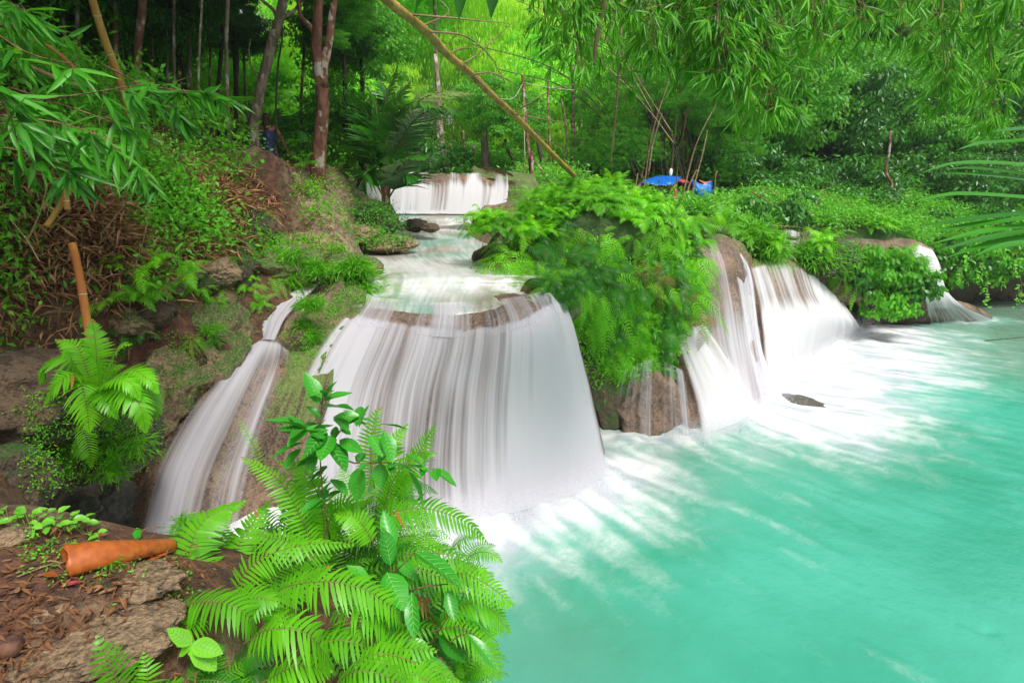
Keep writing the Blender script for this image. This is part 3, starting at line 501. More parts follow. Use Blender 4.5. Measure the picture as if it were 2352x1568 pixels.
rockloft('rock_column', col, 70, 110, M['rock_fall'], .13, 1.6, lambda s, t: .25 * np.exp(-(t / .12) ** 2) - .1, 'tall brown travertine column with thin trickles beside the widest white fall', seed=33)
veil('waterfall', [r[:] for r in col[1:]], 90, 90, M['veil'], lambda s, t: .30 + .38 * sstep(t, .3, .7) + .55 * sstep(s, .78, .95), 'thin trickles and a white stream down the tall brown column', .02, .08)
st_ = [T3([(1640, 553, 14.6), (1662, 552, 14.6), (1690, 566, 14.6)]), T3([(1672, 600, 13.7), (1690, 600, 13.8), (1715, 610, 14.1)]), T3([(1690, 680, 13.0), (1708, 680, 13.2), (1732, 690, 13.7)]), T3([(1704, 780, 12.7), (1722, 780, 12.8), (1745, 790, 13.2)]), [G(1735, 935, 0), G(1755, 930, 0), G(1790, 905, 0)]]
rockloft('fall_rock', pushed(st_, [.16, .22, .26, .28, .4]), 30, 60, M['rock_fall'], .05, 1.6, None, 'wet rock groove at the side of the tall brown column', seed=50)
veil('waterfall', st_, 80, 110, M['veil_white'], lambda s, t: .45 + .35 * t, 'slim white stream sliding down the side of the tall brown column', .02, .03, ew=.2)
r2 = [T3([(1540, 775, 12.3), (1585, 748, 12.4), (1622, 738, 12.5)]), T3([(1565, 850, 11.85), (1620, 820, 11.95), (1672, 810, 12.2)]), T3([(1580, 920, 11.3), (1650, 900, 11.5), (1712, 880, 12.1)]), [G(1592, 1003, 0), G(1672, 978, 0), G(1750, 937, 0)]]
rockloft('fall_rock', pushed(r2, [.15, .2, .25, .3]), 50, 60, M['rock_fall'], .08, 1.6, None, 'wet brown rock slope behind the short fall at the round boulder', seed=35)
veil('waterfall', r2, 120, 80, M['veil_white'], lambda s, t: .62 + .25 * t, 'short white waterfall between the round boulder and the tall brown column', ew=.2)
veil('trickle', [T3([(1420, 850, 10.9), (1500, 820, 11.1), (1570, 850, 11.2)]), T3([(1395, 930, 10.72), (1490, 915, 10.68), (1580, 920, 10.9)]), [G(1390, 1005, 0), G(1485, 1010, 0), G(1590, 1003, 0)]], 90, 50, M['veil'], lambda s, t: .25 + .2 * sstep(s, .5, .9), 'thin trickles running down the round brown boulder', .02, .05)
d2 = [T3([(1695, 575, 16.6), (1790, 588, 16.9), (1885, 620, 17.4), (1955, 690, 18.2)]), T3([(1712, 612, 15.), (1790, 602, 15.8), (1860, 628, 16.6), (1935, 700, 17.6)]), T3([(1728, 680, 14.4), (1800, 668, 15.), (1872, 680, 16.), (1952, 722, 17.3)]), T3([(1738, 760, 13.9), (1815, 748, 14.5), (1892, 735, 15.7), (1970, 742, 17.6)]), [G(1748, 930, 0), G(1835, 850, 0), G(1912, 790, 0), G(1992, 752, 0)]]
d2r = pushed(d2, [0, .02, .08, .2, .3])
rockloft('dome_rock', d2r, 90, 90, M['rock_fall'], .08, 1.4, lambda s, t: .55 * np.exp(-((t - .25) / .12) ** 2 - ((s - .3) / .25) ** 2), 'smooth dome rock with a green stain under the widest white fall', seed=37)
veil('waterfall', d2[1:], 200, 110, M['veil_white'], lambda s, t: .42 + .55 * sstep(t, .28, .5) + .5 * sstep(s, .45, .7) * sstep(t, 0, .1) + .4 * sstep(.12 - s, 0, .1), 'widest white waterfall pouring over the green stained dome into the foam', .05)
r3 = [T3([(1798, 528, 17.9), (1815, 528, 17.9), (1838, 534, 17.9)]), T3([(1796, 560, 17.6), (1815, 560, 17.6), (1836, 562, 17.6)]), T3([(1800, 608, 17.4), (1815, 610, 17.4), (1828, 612, 17.4)])]
rockloft('fall_rock', pushed(r3, [.1, .12, .15]), 30, 30, M['rock_dark'], .05, 2, None, 'dark rock behind the tiny fall beside the grassy mound', seed=38)
veil('waterfall', r3, 40, 30, M['veil_far'], lambda s, t: .5 + 0 * s, 'tiny waterfall behind dead branches left of the grassy mound', .01)
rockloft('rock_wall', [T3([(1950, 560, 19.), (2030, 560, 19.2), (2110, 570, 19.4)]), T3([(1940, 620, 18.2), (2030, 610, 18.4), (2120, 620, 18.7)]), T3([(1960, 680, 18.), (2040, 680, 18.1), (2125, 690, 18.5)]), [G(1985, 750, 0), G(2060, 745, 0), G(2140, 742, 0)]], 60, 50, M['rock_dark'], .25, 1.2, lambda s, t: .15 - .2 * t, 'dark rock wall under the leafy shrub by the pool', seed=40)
slab = [T3([(1930, 543, 20.8), (2020, 543, 20.8), (2095, 550, 20.2), (2145, 572, 19.8)]), T3([(1945, 565, 19.), (2020, 564, 19.), (2080, 568, 18.9), (2125, 585, 18.8)]), T3([(1955, 590, 17.7), (2020, 592, 17.7), (2070, 596, 17.9), (2095, 608, 18.1)]), T3([(1955, 625, 17.5), (2020, 627, 17.5), (2070, 630, 17.7), (2098, 640, 18.)]), T3([(1955, 690, 17.9), (2020, 690, 17.9), (2075, 690, 18.1), (2105, 690, 18.3)])]
rockloft('rock_slab', slab, 60, 40, M['rock_fall'], .03, 1.5, None, 'smooth wet tan slab feeding the waterfall nearest the right bank', seed=41)
r4 = [T3([(2080, 562, 18.3), (2112, 562, 18.6), (2138, 572, 18.9)]), T3([(2098, 600, 18.0), (2130, 600, 18.2), (2156, 610, 18.5)]), T3([(2110, 650, 18.1), (2142, 650, 18.3), (2172, 665, 18.6)]), T3([(2118, 690, 18.4), (2165, 690, 18.6), (2210, 700, 19.)]), [G(2125, 742, 0), G(2190, 740, 0), G(2290, 733, 0)]]
rockloft('fall_rock', [[r[0] + np.array([-.3, .2, 0])] + [p + np.array([0, .12, -.04]) for p in r] for r in r4], 60, 70, M['rock_fall'], .07, 1.5, None, 'tan rock apron spreading below the waterfall nearest the right bank', seed=42)
veil('waterfall', r4, 100, 90, M['veil_white'], lambda s, t: .5 + .35 * sstep(.55 - t, -.05, .1) + .2 * s - .3 * np.exp(-((s - .35) / .2) ** 2) * sstep(t, .6, .7), 'waterfall nearest the right bank, dropping behind the leafy shrub onto a tan apron', .02)
# far fall
fr = [[P(832, 408, 20.3), P(900, 401, 20.3), P(1000, 403, 20.3), P(1080, 404, 20.3), P(1165, 405, 20.4)], [P(830, 416, 20.05), P(900, 412, 20.), P(1000, 413, 20.), P(1080, 413, 20.), P(1168, 414, 20.1)], [P(828, 445, 19.75), P(900, 445, 19.7), P(1000, 445, 19.7), P(1080, 445, 19.7), P(1168, 445, 19.9)], [P(825, 494, 19.5), P(900, 494, 19.4), P(1000, 494, 19.4), P(1080, 494, 19.4), P(1160, 492, 19.6)]]
rockloft('fall_rock', [[p + np.array([0, 1., .03]) for p in fr[0]]] + pushed(fr, [.05, .08, .3, .5]), 90, 40, M['rock_fall'], .13, 1.8, None, 'rounded tan rock lip of the distant upper waterfall', seed=44)
def dfar(s, t): return .3 + .45 * sstep(t, .12 + .1 * np.sin(s * 31) + .08 * np.sin(s * 73), .5) + .22 * np.sin(s * 25 + 2 * np.sin(s * 9)) * (1 - t) + .4 * sstep(t, .9, 1.)
veil('waterfall', fr, 240, 50, M['veil_far'], dfar, 'distant upper waterfall, a wide bright white curtain at the head of the river', .04, .11, ew=.02)
blob('mound', P(1370, 560, 12.6), (1.7, .9, .95), M['rock_dark'], .25, 1.4, 61, 'earthy mound under the tallest ferns of the big clump', 'mound', moss=.3)
rockloft('root_ledge', [T3([(1060, 398, 21.), (1130, 396, 21), (1230, 398, 21.5)]), T3([(1060, 404, 20.4), (1130, 406, 20.2), (1230, 408, 20.4)]), T3([(1160, 420, 20.2), (1190, 425, 20.), (1240, 430, 20.)]), T3([(1165, 470, 19.9), (1195, 480, 19.6), (1260, 480, 19.3)])], 50, 30, M['rock'], .12, 2, lambda s, t: .35 + 0 * s, 'yellow green mossy ledge at the right end of the distant waterfall', seed=46)
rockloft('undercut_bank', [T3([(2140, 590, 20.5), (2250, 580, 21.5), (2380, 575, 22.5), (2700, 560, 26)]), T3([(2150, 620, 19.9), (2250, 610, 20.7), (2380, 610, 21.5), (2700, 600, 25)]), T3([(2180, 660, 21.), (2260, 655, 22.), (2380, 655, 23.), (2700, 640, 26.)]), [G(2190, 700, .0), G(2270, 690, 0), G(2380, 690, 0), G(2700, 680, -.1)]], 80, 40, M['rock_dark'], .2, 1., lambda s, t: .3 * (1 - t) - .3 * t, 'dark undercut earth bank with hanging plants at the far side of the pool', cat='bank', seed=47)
# ------------------------------------------------------------------ plants
def frond_geo(mb, curve, npair, W, up=(0, 0, 1), droop=.35, start=.1, wide=.16, fwd=.30, stemr=.004, tint=None, seg=3, sm=1, peak=.38):
    C = cr(curve, npair + 2); n = len(C); T = norm(np.gradient(C, axis=0)); U = np.asarray(up, float)
    S = norm(np.cross(U[None], T)); N = norm(np.cross(T, S)); s = np.linspace(0, 1, n)
    prof = np.where(s < peak, (.45 + .55 * s / peak), np.maximum(0, 1 - ((s - peak) / (1 - peak)) ** 1.7) * .93 + .07); i0 = np.arange(n)[(s >= start)]
    tb = RS.uniform(.1, .75) if tint is None else tint; k = np.linspace(0, 1, seg + 1)
    for sg in (-1, 1):
        m = len(i0); Lp = W * prof[i0] * RS.uniform(.88, 1.08, m); o = C[i0]; d = norm(S[i0] * sg + T[i0] * (fwd + .5 * s[i0, None] ** 3) + RS.normal(0, .05, (m, 3))); wv = norm(np.cross(N[i0], d)) * wide * W * .5
        mid = o[:, None] + d[:, None] * (k[None, :, None] * Lp[:, None, None]) + np.array([0, 0, -1.]) * (droop * RS.uniform(.6, 1.4, m)[:, None, None] * Lp[:, None, None] * (k[None, :, None] ** 2)) + T[i0][:, None] * (k[None, :, None] ** 2 * Lp[:, None, None] * .12)
        ww = np.array([.75, 1., .75, .06])[:seg + 1] if seg == 3 else (np.array([.9, .9, .1]) if seg == 2 else np.array([1, .1]))
        a = mid + wv[:, None] * ww[None, :, None]; b = mid - wv[:, None] * ww[None, :, None]
        V = np.stack([a, b], 2).reshape(m, -1, 3); f = np.array([[2 * j, 2 * j + 1, 2 * j + 3, 2 * j + 2] for j in range(seg)]); off = (np.arange(m) * 2 * (seg + 1))[:, None, None]
        mb.add(V.reshape(-1, 3), [(f[None] + off).reshape(-1, 4)], np.repeat(np.where(RS.rand(m) < .004 + .06 * (s[i0] > .95), 1.2, np.clip(tb + RS.uniform(-.12, .2, m), 0, .95 if tb < .95 else 1)), 2 * (seg + 1)), 0)
    if stemr and True:
        V, fs = tube(C[::2] if n > 8 else C, np.linspace(stemr, stemr * .3, len(C[::2] if n > 8 else C)), 4, False); mb.add(V, fs, .5, sm)
def arch(L, az, el, sag, n=6, sw=0.):
    k = np.linspace(0, 1, n); h = np.array([math.cos(az), math.sin(az)]); r = L * k * math.cos(el); z = L * k * math.sin(el) - sag * L * k ** 2.2
    a = az + sw * k; return np.stack([r * np.cos(a), r * np.sin(a), z], 1)
def fern_mesh(name, nf, L, seed, mat='fern', npair=17, el=(.35, 1.1), sag=(.5, .95), W=.2, seg=2, azr=(0, 2 * PI), dry=0):
    global RS; old = RS; RS = np.random.RandomState(seed); mb = MB()
    for i in range(nf):
        l = L * RS.uniform(.7, 1.1); az = azr[0] + (azr[1] - azr[0]) * (i + RS.uniform(-.4, .4)) / nf
        frond_geo(mb, arch(l, az, RS.uniform(*el), RS.uniform(*sag), sw=RS.uniform(-.4, .4)), npair, W * l, droop=RS.uniform(.2, .6), seg=seg, tint=(.99 if i < dry else None), stemr=.004, wide=.13)
    me = mb.mesh(name, [M[mat], M['stem']]); RS = old; return me
def inst(name, me, loc, rz=0., sc=1., tilt=None, lab=None, cat=None, group=None, parent=None):
    o = link(name, me, parent); o.location = loc; R_ = Matrix.Rotation(rz, 4, 'Z')
    if tilt is not None: R_ = Vector((0, 0, 1)).rotation_difference(Vector(tilt)).to_matrix().to_4x4() @ R_
    o.rotation_euler = R_.to_euler(); o.scale = (sc, sc, sc)
    return tag(o, lab, cat, group)
FM = [fern_mesh('fern_mesh', 15, 1.1, 100 + i, ['fern', 'fern_lime', 'fern', 'fern_lime'][i], npair=19, el=(.6, 1.3), sag=(.45, .85), W=.17) for i in range(4)]
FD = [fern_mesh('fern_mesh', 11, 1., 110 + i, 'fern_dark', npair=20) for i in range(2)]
FH = [fern_mesh('fern_mesh', 12, 1., 120 + i, 'fern_lime', npair=19, W=.17, el=(-.1, .7), sag=(.8, 1.3)) for i in range(3)]
# --- the big clump between the two waterfalls
def interpY(u, v): return 10.75 + (u - 1250) * .0042 + max(0, 640 - v) * .012
n_ = 0; lab1 = 'bright green fern in the big clump overhanging the rock between the two main waterfalls'
GR1 = 'ferns of the big clump between the main waterfalls'
for (u0, u1, v0, v1, cnt, hang) in [(1090, 1250, 500, 560, 18, 0), (1220, 1470, 450, 540, 34, 0), (1270, 1430, 430, 470, 12, 0), (1450, 1610, 520, 580, 22, .15), (1140, 1330, 560, 640, 20, .4), (1240, 1340, 610, 690, 10, .9), (1320, 1610, 560, 680, 42, .45), (1340, 1600, 680, 770, 28, .8), (1370, 1520, 770, 840, 16, .9)]:
    for i in range(cnt):
        u, v = RS.uniform(u0, u1), RS.uniform(v0, v1)
        if u > 1560 and v > 700: continue
        p = P(u, v, interpY(u, v) - .15); me = (FH if hang > .3 else FM)[RS.randint(3)]
        if RS.rand() < .25: me = FD[RS.randint(2)]
        inst('fern', me, p + np.array([0, -.1, .0]), RS.uniform(0, 6.3), RS.uniform(.6, .95) * (.8 if hang > .7 else 1), (RS.uniform(-.15, .15), -hang * 1.2, 1 - hang * .5), lab1, 'fern', GR1)
mc, mr_ = P(1370, 560, 12.6), np.array([1.7, .9, .95])
for i in range(58):
    d = rdir(1, -.1, 1)[0]; d[1] = -abs(d[1]) * .9 + .1; d = d / np.linalg.norm(d); nrm_ = norm(d / mr_); inst('fern', (FM if d[2] > .45 else FH)[RS.randint(3)] if RS.rand() > .2 else FD[RS.randint(2)], mc + d * mr_ * .98, RS.uniform(0, 6.3), RS.uniform(.5, .8), tuple(nrm_ * .7 + np.array([0, 0, .6])), lab1, 'fern', GR1)
for i in range(14): inst('fern', (FH + FD)[i % 5], P(RS.uniform(1245, 1330), RS.uniform(625, 680), 9.5), i * 1.1, RS.uniform(.35, .55), (.2, -.9, .5), 'fern hanging over the end of the dome rock lip where the big clump meets it', 'fern', 'ferns at the end of the dome rock lip')
inst('fern', FH[0], P(1195, 560, 11.2), .4, .8, (0, -1, .6), 'pale fern with long narrow fronds drooping at the left side of the big clump', 'fern')
DRY = fern_mesh('dry_fern', 6, 1., 130, 'fern_dry', npair=18, el=(-.3, .5), sag=(1., 1.5))
for u, v, l in [(1600, 730, 'withered brown fern frond cluster hanging over the short white waterfall'), (1560, 690, 'reddish brown dying fern at the lower right of the big clump'), (1500, 640, 'half dry fern low in the middle of the big clump')]: inst('dry_fern', DRY, P(u, v, interpY(u, v) - .5), RS.uniform(0, 6), .75, (.1, -.8, .3), l, 'fern')
# hanging moss / small leaves below the clump
def scatter_leaves(name, pts, nrm, per, spread, L, W, mat, label, shape='quad', kind='stuff', tint=(0, 1), stem=False, updir=.6, cat=None):
    pts = np.asarray(pts); n = len(pts) * per; base = np.repeat(pts, per, 0); nr = np.repeat(np.broadcast_to(nrm, pts.shape), per, 0)
    pos = base + RS.normal(0, 1, (n, 3)) * np.array(spread); d = rdir(n) + np.array([0, 0, -.15]) + nr * .4; nn = rdir(n) * .6 + nr * updir + np.array([0, 0, .3])
    tb = np.repeat(RS.uniform(*tint, len(pts)), per); mb = MB(); leaves(mb, pos, d, nn, RS.uniform(.6, 1.2, n) * L, RS.uniform(.7, 1.2, n) * W, np.clip(tb * .6 + RS.uniform(0, .45, n), 0, 1), shape)
    return tag(link(name, mb.mesh(name, [M[mat] if isinstance(mat, str) else mat])), label, cat, kind=kind)
pp = np.array([P(u, v, interpY(u, v) - .1) for u, v in zip(RS.uniform(1330, 1600, 1500), RS.uniform(590, 870, 1500)) if not (v > 800 and u > 1530)]); 
pp = pp[[not ((p[2] < 2.0) and abs(p[0] - 1.8) > 1.6) for p in pp]]
scatter_leaves('hanging_leaves', pp, (0, -1, -.2), 12, (.12, .14, .12), .12, .03, 'fern', 'tangle of small hanging leaves under the big fern clump', 'quad', 'stuff')
# --- foreground fern group, frond by frond
def near_fern(label, fronds, group=None, mat='fern', cat='fern', name='fern'):
    base = fronds[0][0]; root = empty(name, P(*base)); tag(root, label, cat, group)
    for fr_ in fronds:
        W = fr_[-1] if not isinstance(fr_[-1], tuple) else .15; pts = [P(*t) for t in fr_ if isinstance(t, tuple)]
        ln = sum(np.linalg.norm(a - b) for a, b in zip(pts[:-1], pts[1:])); mb = MB()
        view = np.array([0, 0, CZ]) - pts[len(pts) // 2]; up = norm(np.array([0, 0, 1.]) + .55 * view / np.linalg.norm(view))
        dry = mat != 'fern' and mat != 'fern_dark'
        frond_geo(mb, np.array(pts) - np.array(root.location), int(max(16, ln / .022)), W, up=up, droop=RS.uniform(.2, .4), seg=3, wide=.13, stemr=.004, start=.08)
        o = link('frond', mb.mesh('frond', [M[mat], M['stem']]), root)
    return root
GR2 = None
A = near_fern
A('bright fern fanning over the end of the orange sheath', [[(470,1440,2.6),(451,1357,2.55),(434,1271,2.6),(472,1193,2.7),(560,1150,2.85),.17],[(480,1450,2.6),(520,1330,2.7),(560,1230,2.9),(620,1150,3.1),.15],[(500,1460,2.5),(440,1400,2.4),(400,1330,2.45),(385,1290,2.5),.12],[(540,1420,2.5),(500,1300,2.7),(520,1200,3.0),.14]])
A('fern with one yellow brown tipped frond above the middle of the near clump', [[(520,1440,2.5),(540,1360,2.5),(590,1288,2.55),(700,1250,2.6),(810,1250,2.65),.11],[(560,1440,2.5),(600,1350,2.6),(680,1290,2.8),(760,1275,2.9),.13],[(570,1440,2.4),(640,1370,2.5),(700,1330,2.55),(760,1300,2.6),.13]])
A('fern with a long arched frond spread flat over the left edge of the near clump', [[(395,1400,2.2),(440,1384,2.15),(515,1384,2.1),(570,1415,2.1),(592,1470,2.15),.125],[(470,1410,2.2),(430,1440,2.1),(400,1500,2.1),.10],[(500,1400,2.2),(560,1370,2.2),(640,1380,2.2),.12]])
A('fern arching low at the centre of the bottom edge', [[(560,1478,1.95),(620,1445,1.9),(700,1452,1.9),(745,1500,1.95),(770,1545,2.0),.125],[(600,1568,1.9),(680,1530,1.9),(760,1540,1.95),.11],[(700,1500,2.1),(760,1470,2.1),(830,1480,2.1),(880,1520,2.2),.12],[(700,1560,1.9),(640,1600,1.9),(600,1650,1.95),.12]])
A('fern with drooping fronds at the middle of the near clump', [[(615,1390,2.3),(650,1350,2.25),(740,1335,2.2),(830,1350,2.2),(900,1395,2.2),(928,1440,2.25),.13],[(690,1400,2.3),(640,1420,2.2),(600,1480,2.2),.12],[(760,1400,2.3),(820,1390,2.2),(880,1430,2.2),(910,1490,2.25),.12]])
A('tall fern leaning left in front of the narrow waterfall', [[(730,1280,2.9),(705,1220,2.9),(655,1120,2.95),(600,1075,3.),(556,1050,3.05),.11],[(715,1260,3.0),(703,1180,3.05),(700,1100,3.1),(702,1040,3.2),.16],[(740,1270,3.),(760,1190,3.),(800,1150,3.),(840,1200,3.),.13],[(720,1280,2.8),(650,1240,2.8),(580,1230,2.8),.13],[(745,1270,3.0),(740,1170,3.0),(700,1080,3.0),(640,1060,3.),.13]])
A('fern spreading right over the falling water at the edge of the near clump', [[(880,1240,2.8),(895,1180,2.8),(980,1168,2.8),(1065,1196,2.8),(1115,1240,2.8),.13],[(870,1200,3.2),(905,1100,3.2),(950,1050,3.2),(1000,1040,3.2),.13],[(880,1180,3.2),(900,1080,3.3),(900,1020,3.3),(935,975,3.35),.13],[(900,1150,3.2),(940,1080,3.2),(985,1000,3.2),(1000,975,3.2),.12],[(860,1250,2.9),(820,1190,2.9),(770,1180,2.9),.12],[(860,1120,3.3),(850,1040,3.3),(860,960,3.35),(875,935,3.4),.11]])
A('fern with thin fronds hanging toward the turquoise pool', [[(905,1305,2.6),(940,1270,2.6),(1040,1276,2.6),(1103,1318,2.6),.10],[(890,1340,2.5),(920,1308,2.5),(990,1316,2.5),(1065,1355,2.5),.11],[(1000,1330,2.7),(1059,1316,2.7),(1117,1340,2.7),(1180,1390,2.7),.12],[(1000,1360,2.8),(1050,1300,2.8),(1090,1330,2.8),.10]])
A('fern at the right tip of the near clump over the pool', [[(1000,1440,2.7),(1055,1391,2.7),(1117,1391,2.7),(1172,1450,2.7),.13],[(990,1450,2.6),(1060,1440,2.6),(1120,1490,2.6),(1150,1560,2.6),.12],[(980,1400,2.7),(1040,1360,2.8),(1100,1380,2.9),(1150,1420,2.9),.11]])
A('fern spilling out of the bottom edge beside the pool', [[(809,1524,2.0),(870,1500,2.0),(950,1520,2.05),(1060,1568,2.1),.12],[(820,1530,2.1),(877,1495,2.1),(946,1488,2.1),(1000,1495,2.1),.11],[(760,1580,1.9),(820,1540,1.85),(900,1560,1.85),(960,1620,1.9),.12],[(900,1560,2.),(960,1550,2.),(1020,1600,2.),.11]])
A('small pointed fern frond standing alone on the brown soil at the bottom', [[(300,1640,1.75),(272,1570,1.74),(240,1500,1.73),(224,1462,1.75),.10],[(330,1640,1.8),(340,1560,1.8),(330,1500,1.85),.08],[(300,1640,1.7),(380,1590,1.7),(420,1560,1.7),.09]])
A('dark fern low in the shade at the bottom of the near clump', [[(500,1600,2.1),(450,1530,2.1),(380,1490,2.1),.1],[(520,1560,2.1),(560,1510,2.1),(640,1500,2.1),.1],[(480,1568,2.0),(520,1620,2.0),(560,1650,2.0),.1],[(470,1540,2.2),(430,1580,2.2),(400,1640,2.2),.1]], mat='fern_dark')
A('slender lance leaved fern frond climbing in front of the algae stained rock', [[(600,1080,3.3),(590,1040,3.3),(570,1000,3.3),(548,962,3.35),.05]])
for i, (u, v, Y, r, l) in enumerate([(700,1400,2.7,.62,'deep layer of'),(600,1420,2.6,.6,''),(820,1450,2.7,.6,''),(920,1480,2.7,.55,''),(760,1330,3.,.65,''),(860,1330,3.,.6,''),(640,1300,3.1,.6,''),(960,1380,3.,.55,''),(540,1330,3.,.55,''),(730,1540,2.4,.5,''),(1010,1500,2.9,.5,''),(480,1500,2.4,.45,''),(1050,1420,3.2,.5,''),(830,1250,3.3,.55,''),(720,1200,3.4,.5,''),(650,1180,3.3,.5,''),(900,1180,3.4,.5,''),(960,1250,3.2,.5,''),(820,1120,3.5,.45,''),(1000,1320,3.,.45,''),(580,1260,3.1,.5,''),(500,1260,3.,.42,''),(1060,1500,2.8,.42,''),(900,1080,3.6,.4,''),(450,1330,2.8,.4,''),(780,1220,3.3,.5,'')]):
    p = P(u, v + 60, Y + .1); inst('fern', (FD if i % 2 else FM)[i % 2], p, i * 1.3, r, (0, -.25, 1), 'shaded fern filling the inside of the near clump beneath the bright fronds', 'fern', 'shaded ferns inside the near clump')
for pts, l in [([P(925,1365,2.5),P(975,1385,2.45),P(1010,1440,2.5)], 'rust coloured dead fern frond among the large leaves by the pool'), ([P(1000,1500,2.5),P(1020,1530,2.5),P(1060,1600,2.5)], 'rust coloured dead fern frond at the bottom beside the pool')]:
    mb = MB(); frond_geo(mb, pts, 22, .08, droop=.4); tag(link('dry_fern', mb.mesh('dry_fern', [M['fern_dry'], M['twig']])), l, 'fern')
for i in range(120):
    k = RS.rand(); u = 430 + 640 * RS.rand(); v = 1200 + 340 * RS.rand(); Y = 3.15 - (v - 1200) / 340 * .7 + .25; az = RS.uniform(0, 6.28); b = P(u, v + 30, Y + .2); mb = MB(); L = RS.uniform(.28, .5)
    frond_geo(mb, arch(L, az, RS.uniform(.3, 1.2), RS.uniform(.3, .7), sw=RS.uniform(-.4, .4)), int(L / .02), .085, up=(0, -.4, 1), droop=.35, seg=2, wide=.13, stemr=.003); o = link('fern_frond', mb.mesh('fern_frond', [M['fern'], M['stem']])); o.location = b; tag(o, 'single fern frond woven between the bright ferns of the near clump', 'fern', 'loose fronds inside the near clump')
# --- large leaved shrubs
def bigleaf(mb, a, b, w, up=None, tint=.5, curl=.12):
    a = np.asarray(a, float); b = np.asarray(b, float); L = np.linalg.norm(b - a); d = (b - a) / L; v = np.array([0, 0, CZ]) - a; v = v / np.linalg.norm(v)
    up = norm(np.array([0, 0, 1.]) * .5 + v * .8 + RS.normal(0, .3, 3)) if up is None else np.asarray(up); s = norm(np.cross(up, d)); n = np.cross(d, s); k = np.linspace(0, 1, 9); wd = np.sin(PI * k ** .85) ** .8; wd[-1] = .02; wd[0] = .05
    ac = np.array([-1, -.5, 0, .5, 1]); mid = a + d * (k[:, None] * L) - n * (curl * L * (k[:, None] ** 2))
    ed = 1 + .08 * RS.uniform(-1, 1, (9, 1))
    V = mid[:, None] + s * (ac[None, :, None] * wd[:, None, None] * ed[..., None] * w * L * .5) + n * ((np.abs(ac) ** 1.3)[None, :, None] * wd[:, None, None] * w * L * .16) + n * (.012 * L * np.sin(k * 40)[:, None, None] * np.abs(ac)[None, :, None])
    mb.add(V.reshape(-1, 3), [gridfaces(9, 5)], tint, 0)
    rb = mid + n * .0035; ww = .016 * L * (1.15 - k)
    Vr = np.stack([rb - s * ww[:, None] * .5, rb + s * ww[:, None] * .5], 1); mb.add(Vr.reshape(-1, 3), [gridfaces(9, 2)], .5, 1)
    if L > .09:
        for j in range(1, 8):
            for sg in (-1, 1):
                o = mid[j] + n * .003; e = (mid[min(8, j + 1)] * .75 + mid[min(8, j + 2) if j < 7 else 8] * .25) + s * sg * wd[j] * w * L * .42 + n * (.003 + wd[j] * w * L * .13); q = d * .0016 * L / .12
                mb.add([o - q, o + q, e + q * .4, e - q * .4], [np.array([[0, 1, 2, 3]])], .5, 1)
M['vein'] = plainmat('leaf_vein', (.12, .36, .06), (.16, .42, .08), .5)
def shrub(name, label, stems, lv, mat='broad', cat='shrub', w=.42, sr=.005, extra=0, vein='vein', curl=.12):
    root = empty(name, P(*stems[0][0])); tag(root, label, cat); o0 = np.array(root.location)
    mb = MB()
    for s_ in stems: V, fs = tube(cr([P(*t) for t in s_], 10) - o0, np.linspace(sr, sr * .5, 10), 6); mb.add(V, fs, .5)
    link('stem', mb.mesh('stem', [M['twig']]), root); mb = MB()
    for l in lv:
        a, b = P(*l[0]), P(*l[1]); bigleaf(mb, a - o0, b - o0, l[2] if len(l) > 2 else w, tint=RS.uniform(.1, .9), curl=curl)
    for s_ in stems:
        for i in range(extra):
            c = cr([P(*t) for t in s_], 12)[RS.randint(4, 12)]; d = rdir(1)[0]; d[2] = abs(d[2]) * .4 - .1; bigleaf(mb, c - o0, c - o0 + norm(d) * RS.uniform(.08, .15), w, tint=RS.uniform(0, 1))
    link('foliage', mb.mesh('foliage', [M[mat], M[vein]]), root); return root
Y_ = 2.9
L_ = lambda u, v, u2, v2, dy=0., w=.42, Y=Y_: ((u, v, Y), (u2, v2, Y + dy), w)
shrub('shrub', 'glossy dark leaved shrub rising above the near ferns in front of the main waterfall', [[(760,1250,3.0),(740,1120,2.9),(735,1000,2.9),(742,905,2.9)],[(735,1010,2.9),(800,1060,2.9),(900,1062,2.85),(1000,1078,2.85)],[(738,1000,2.9),(700,985,2.85)],[(740,1050,2.9),(790,980,2.95),(840,950,3.0)]],
  [L_(731,927,704,852,.05,.5),L_(748,915,769,872,0,.6),L_(742,920,806,896,0,.35),L_(742,935,812,930,-.1,.5),L_(694,980,612,956,-.05,.45),L_(700,1000,640,975,.05,.5),L_(700,1015,614,1048,-.1,.45),L_(705,1000,668,950,0,.5),L_(740,960,705,930,0,.4),L_(750,1010,800,1075,-.15,.5),
   L_(848,930,820,978,-.1,.5),L_(939,988,876,966,0,.4),L_(850,1000,880,1045,-.1,.5),L_(880,990,905,1060,-.1,.5),L_(828,1072,815,1155,-.05,.5),L_(874,1062,874,1124,-.05,.6),L_(939,1082,982,1165,-.05,.4),L_(993,1074,1050,1110,-.1,.35),L_(905,1062,955,1080,0,.4),L_(720,1030,712,1085,-.1,.5),L_(690,1030,650,1075,-.1,.45),
   L_(760,1000,735,1050,-.2,.5),L_(770,960,800,985,-.1,.5),L_(745,1080,700,1110,0,.4),L_(760,1100,800,1130,-.1,.4),L_(750,990,700,1040,-.2,.4),L_(800,1060,770,1020,0,.4),L_(960,1070,1000,1050,0,.3),L_(780,1010,830,1035,-.1,.4)], extra=10)
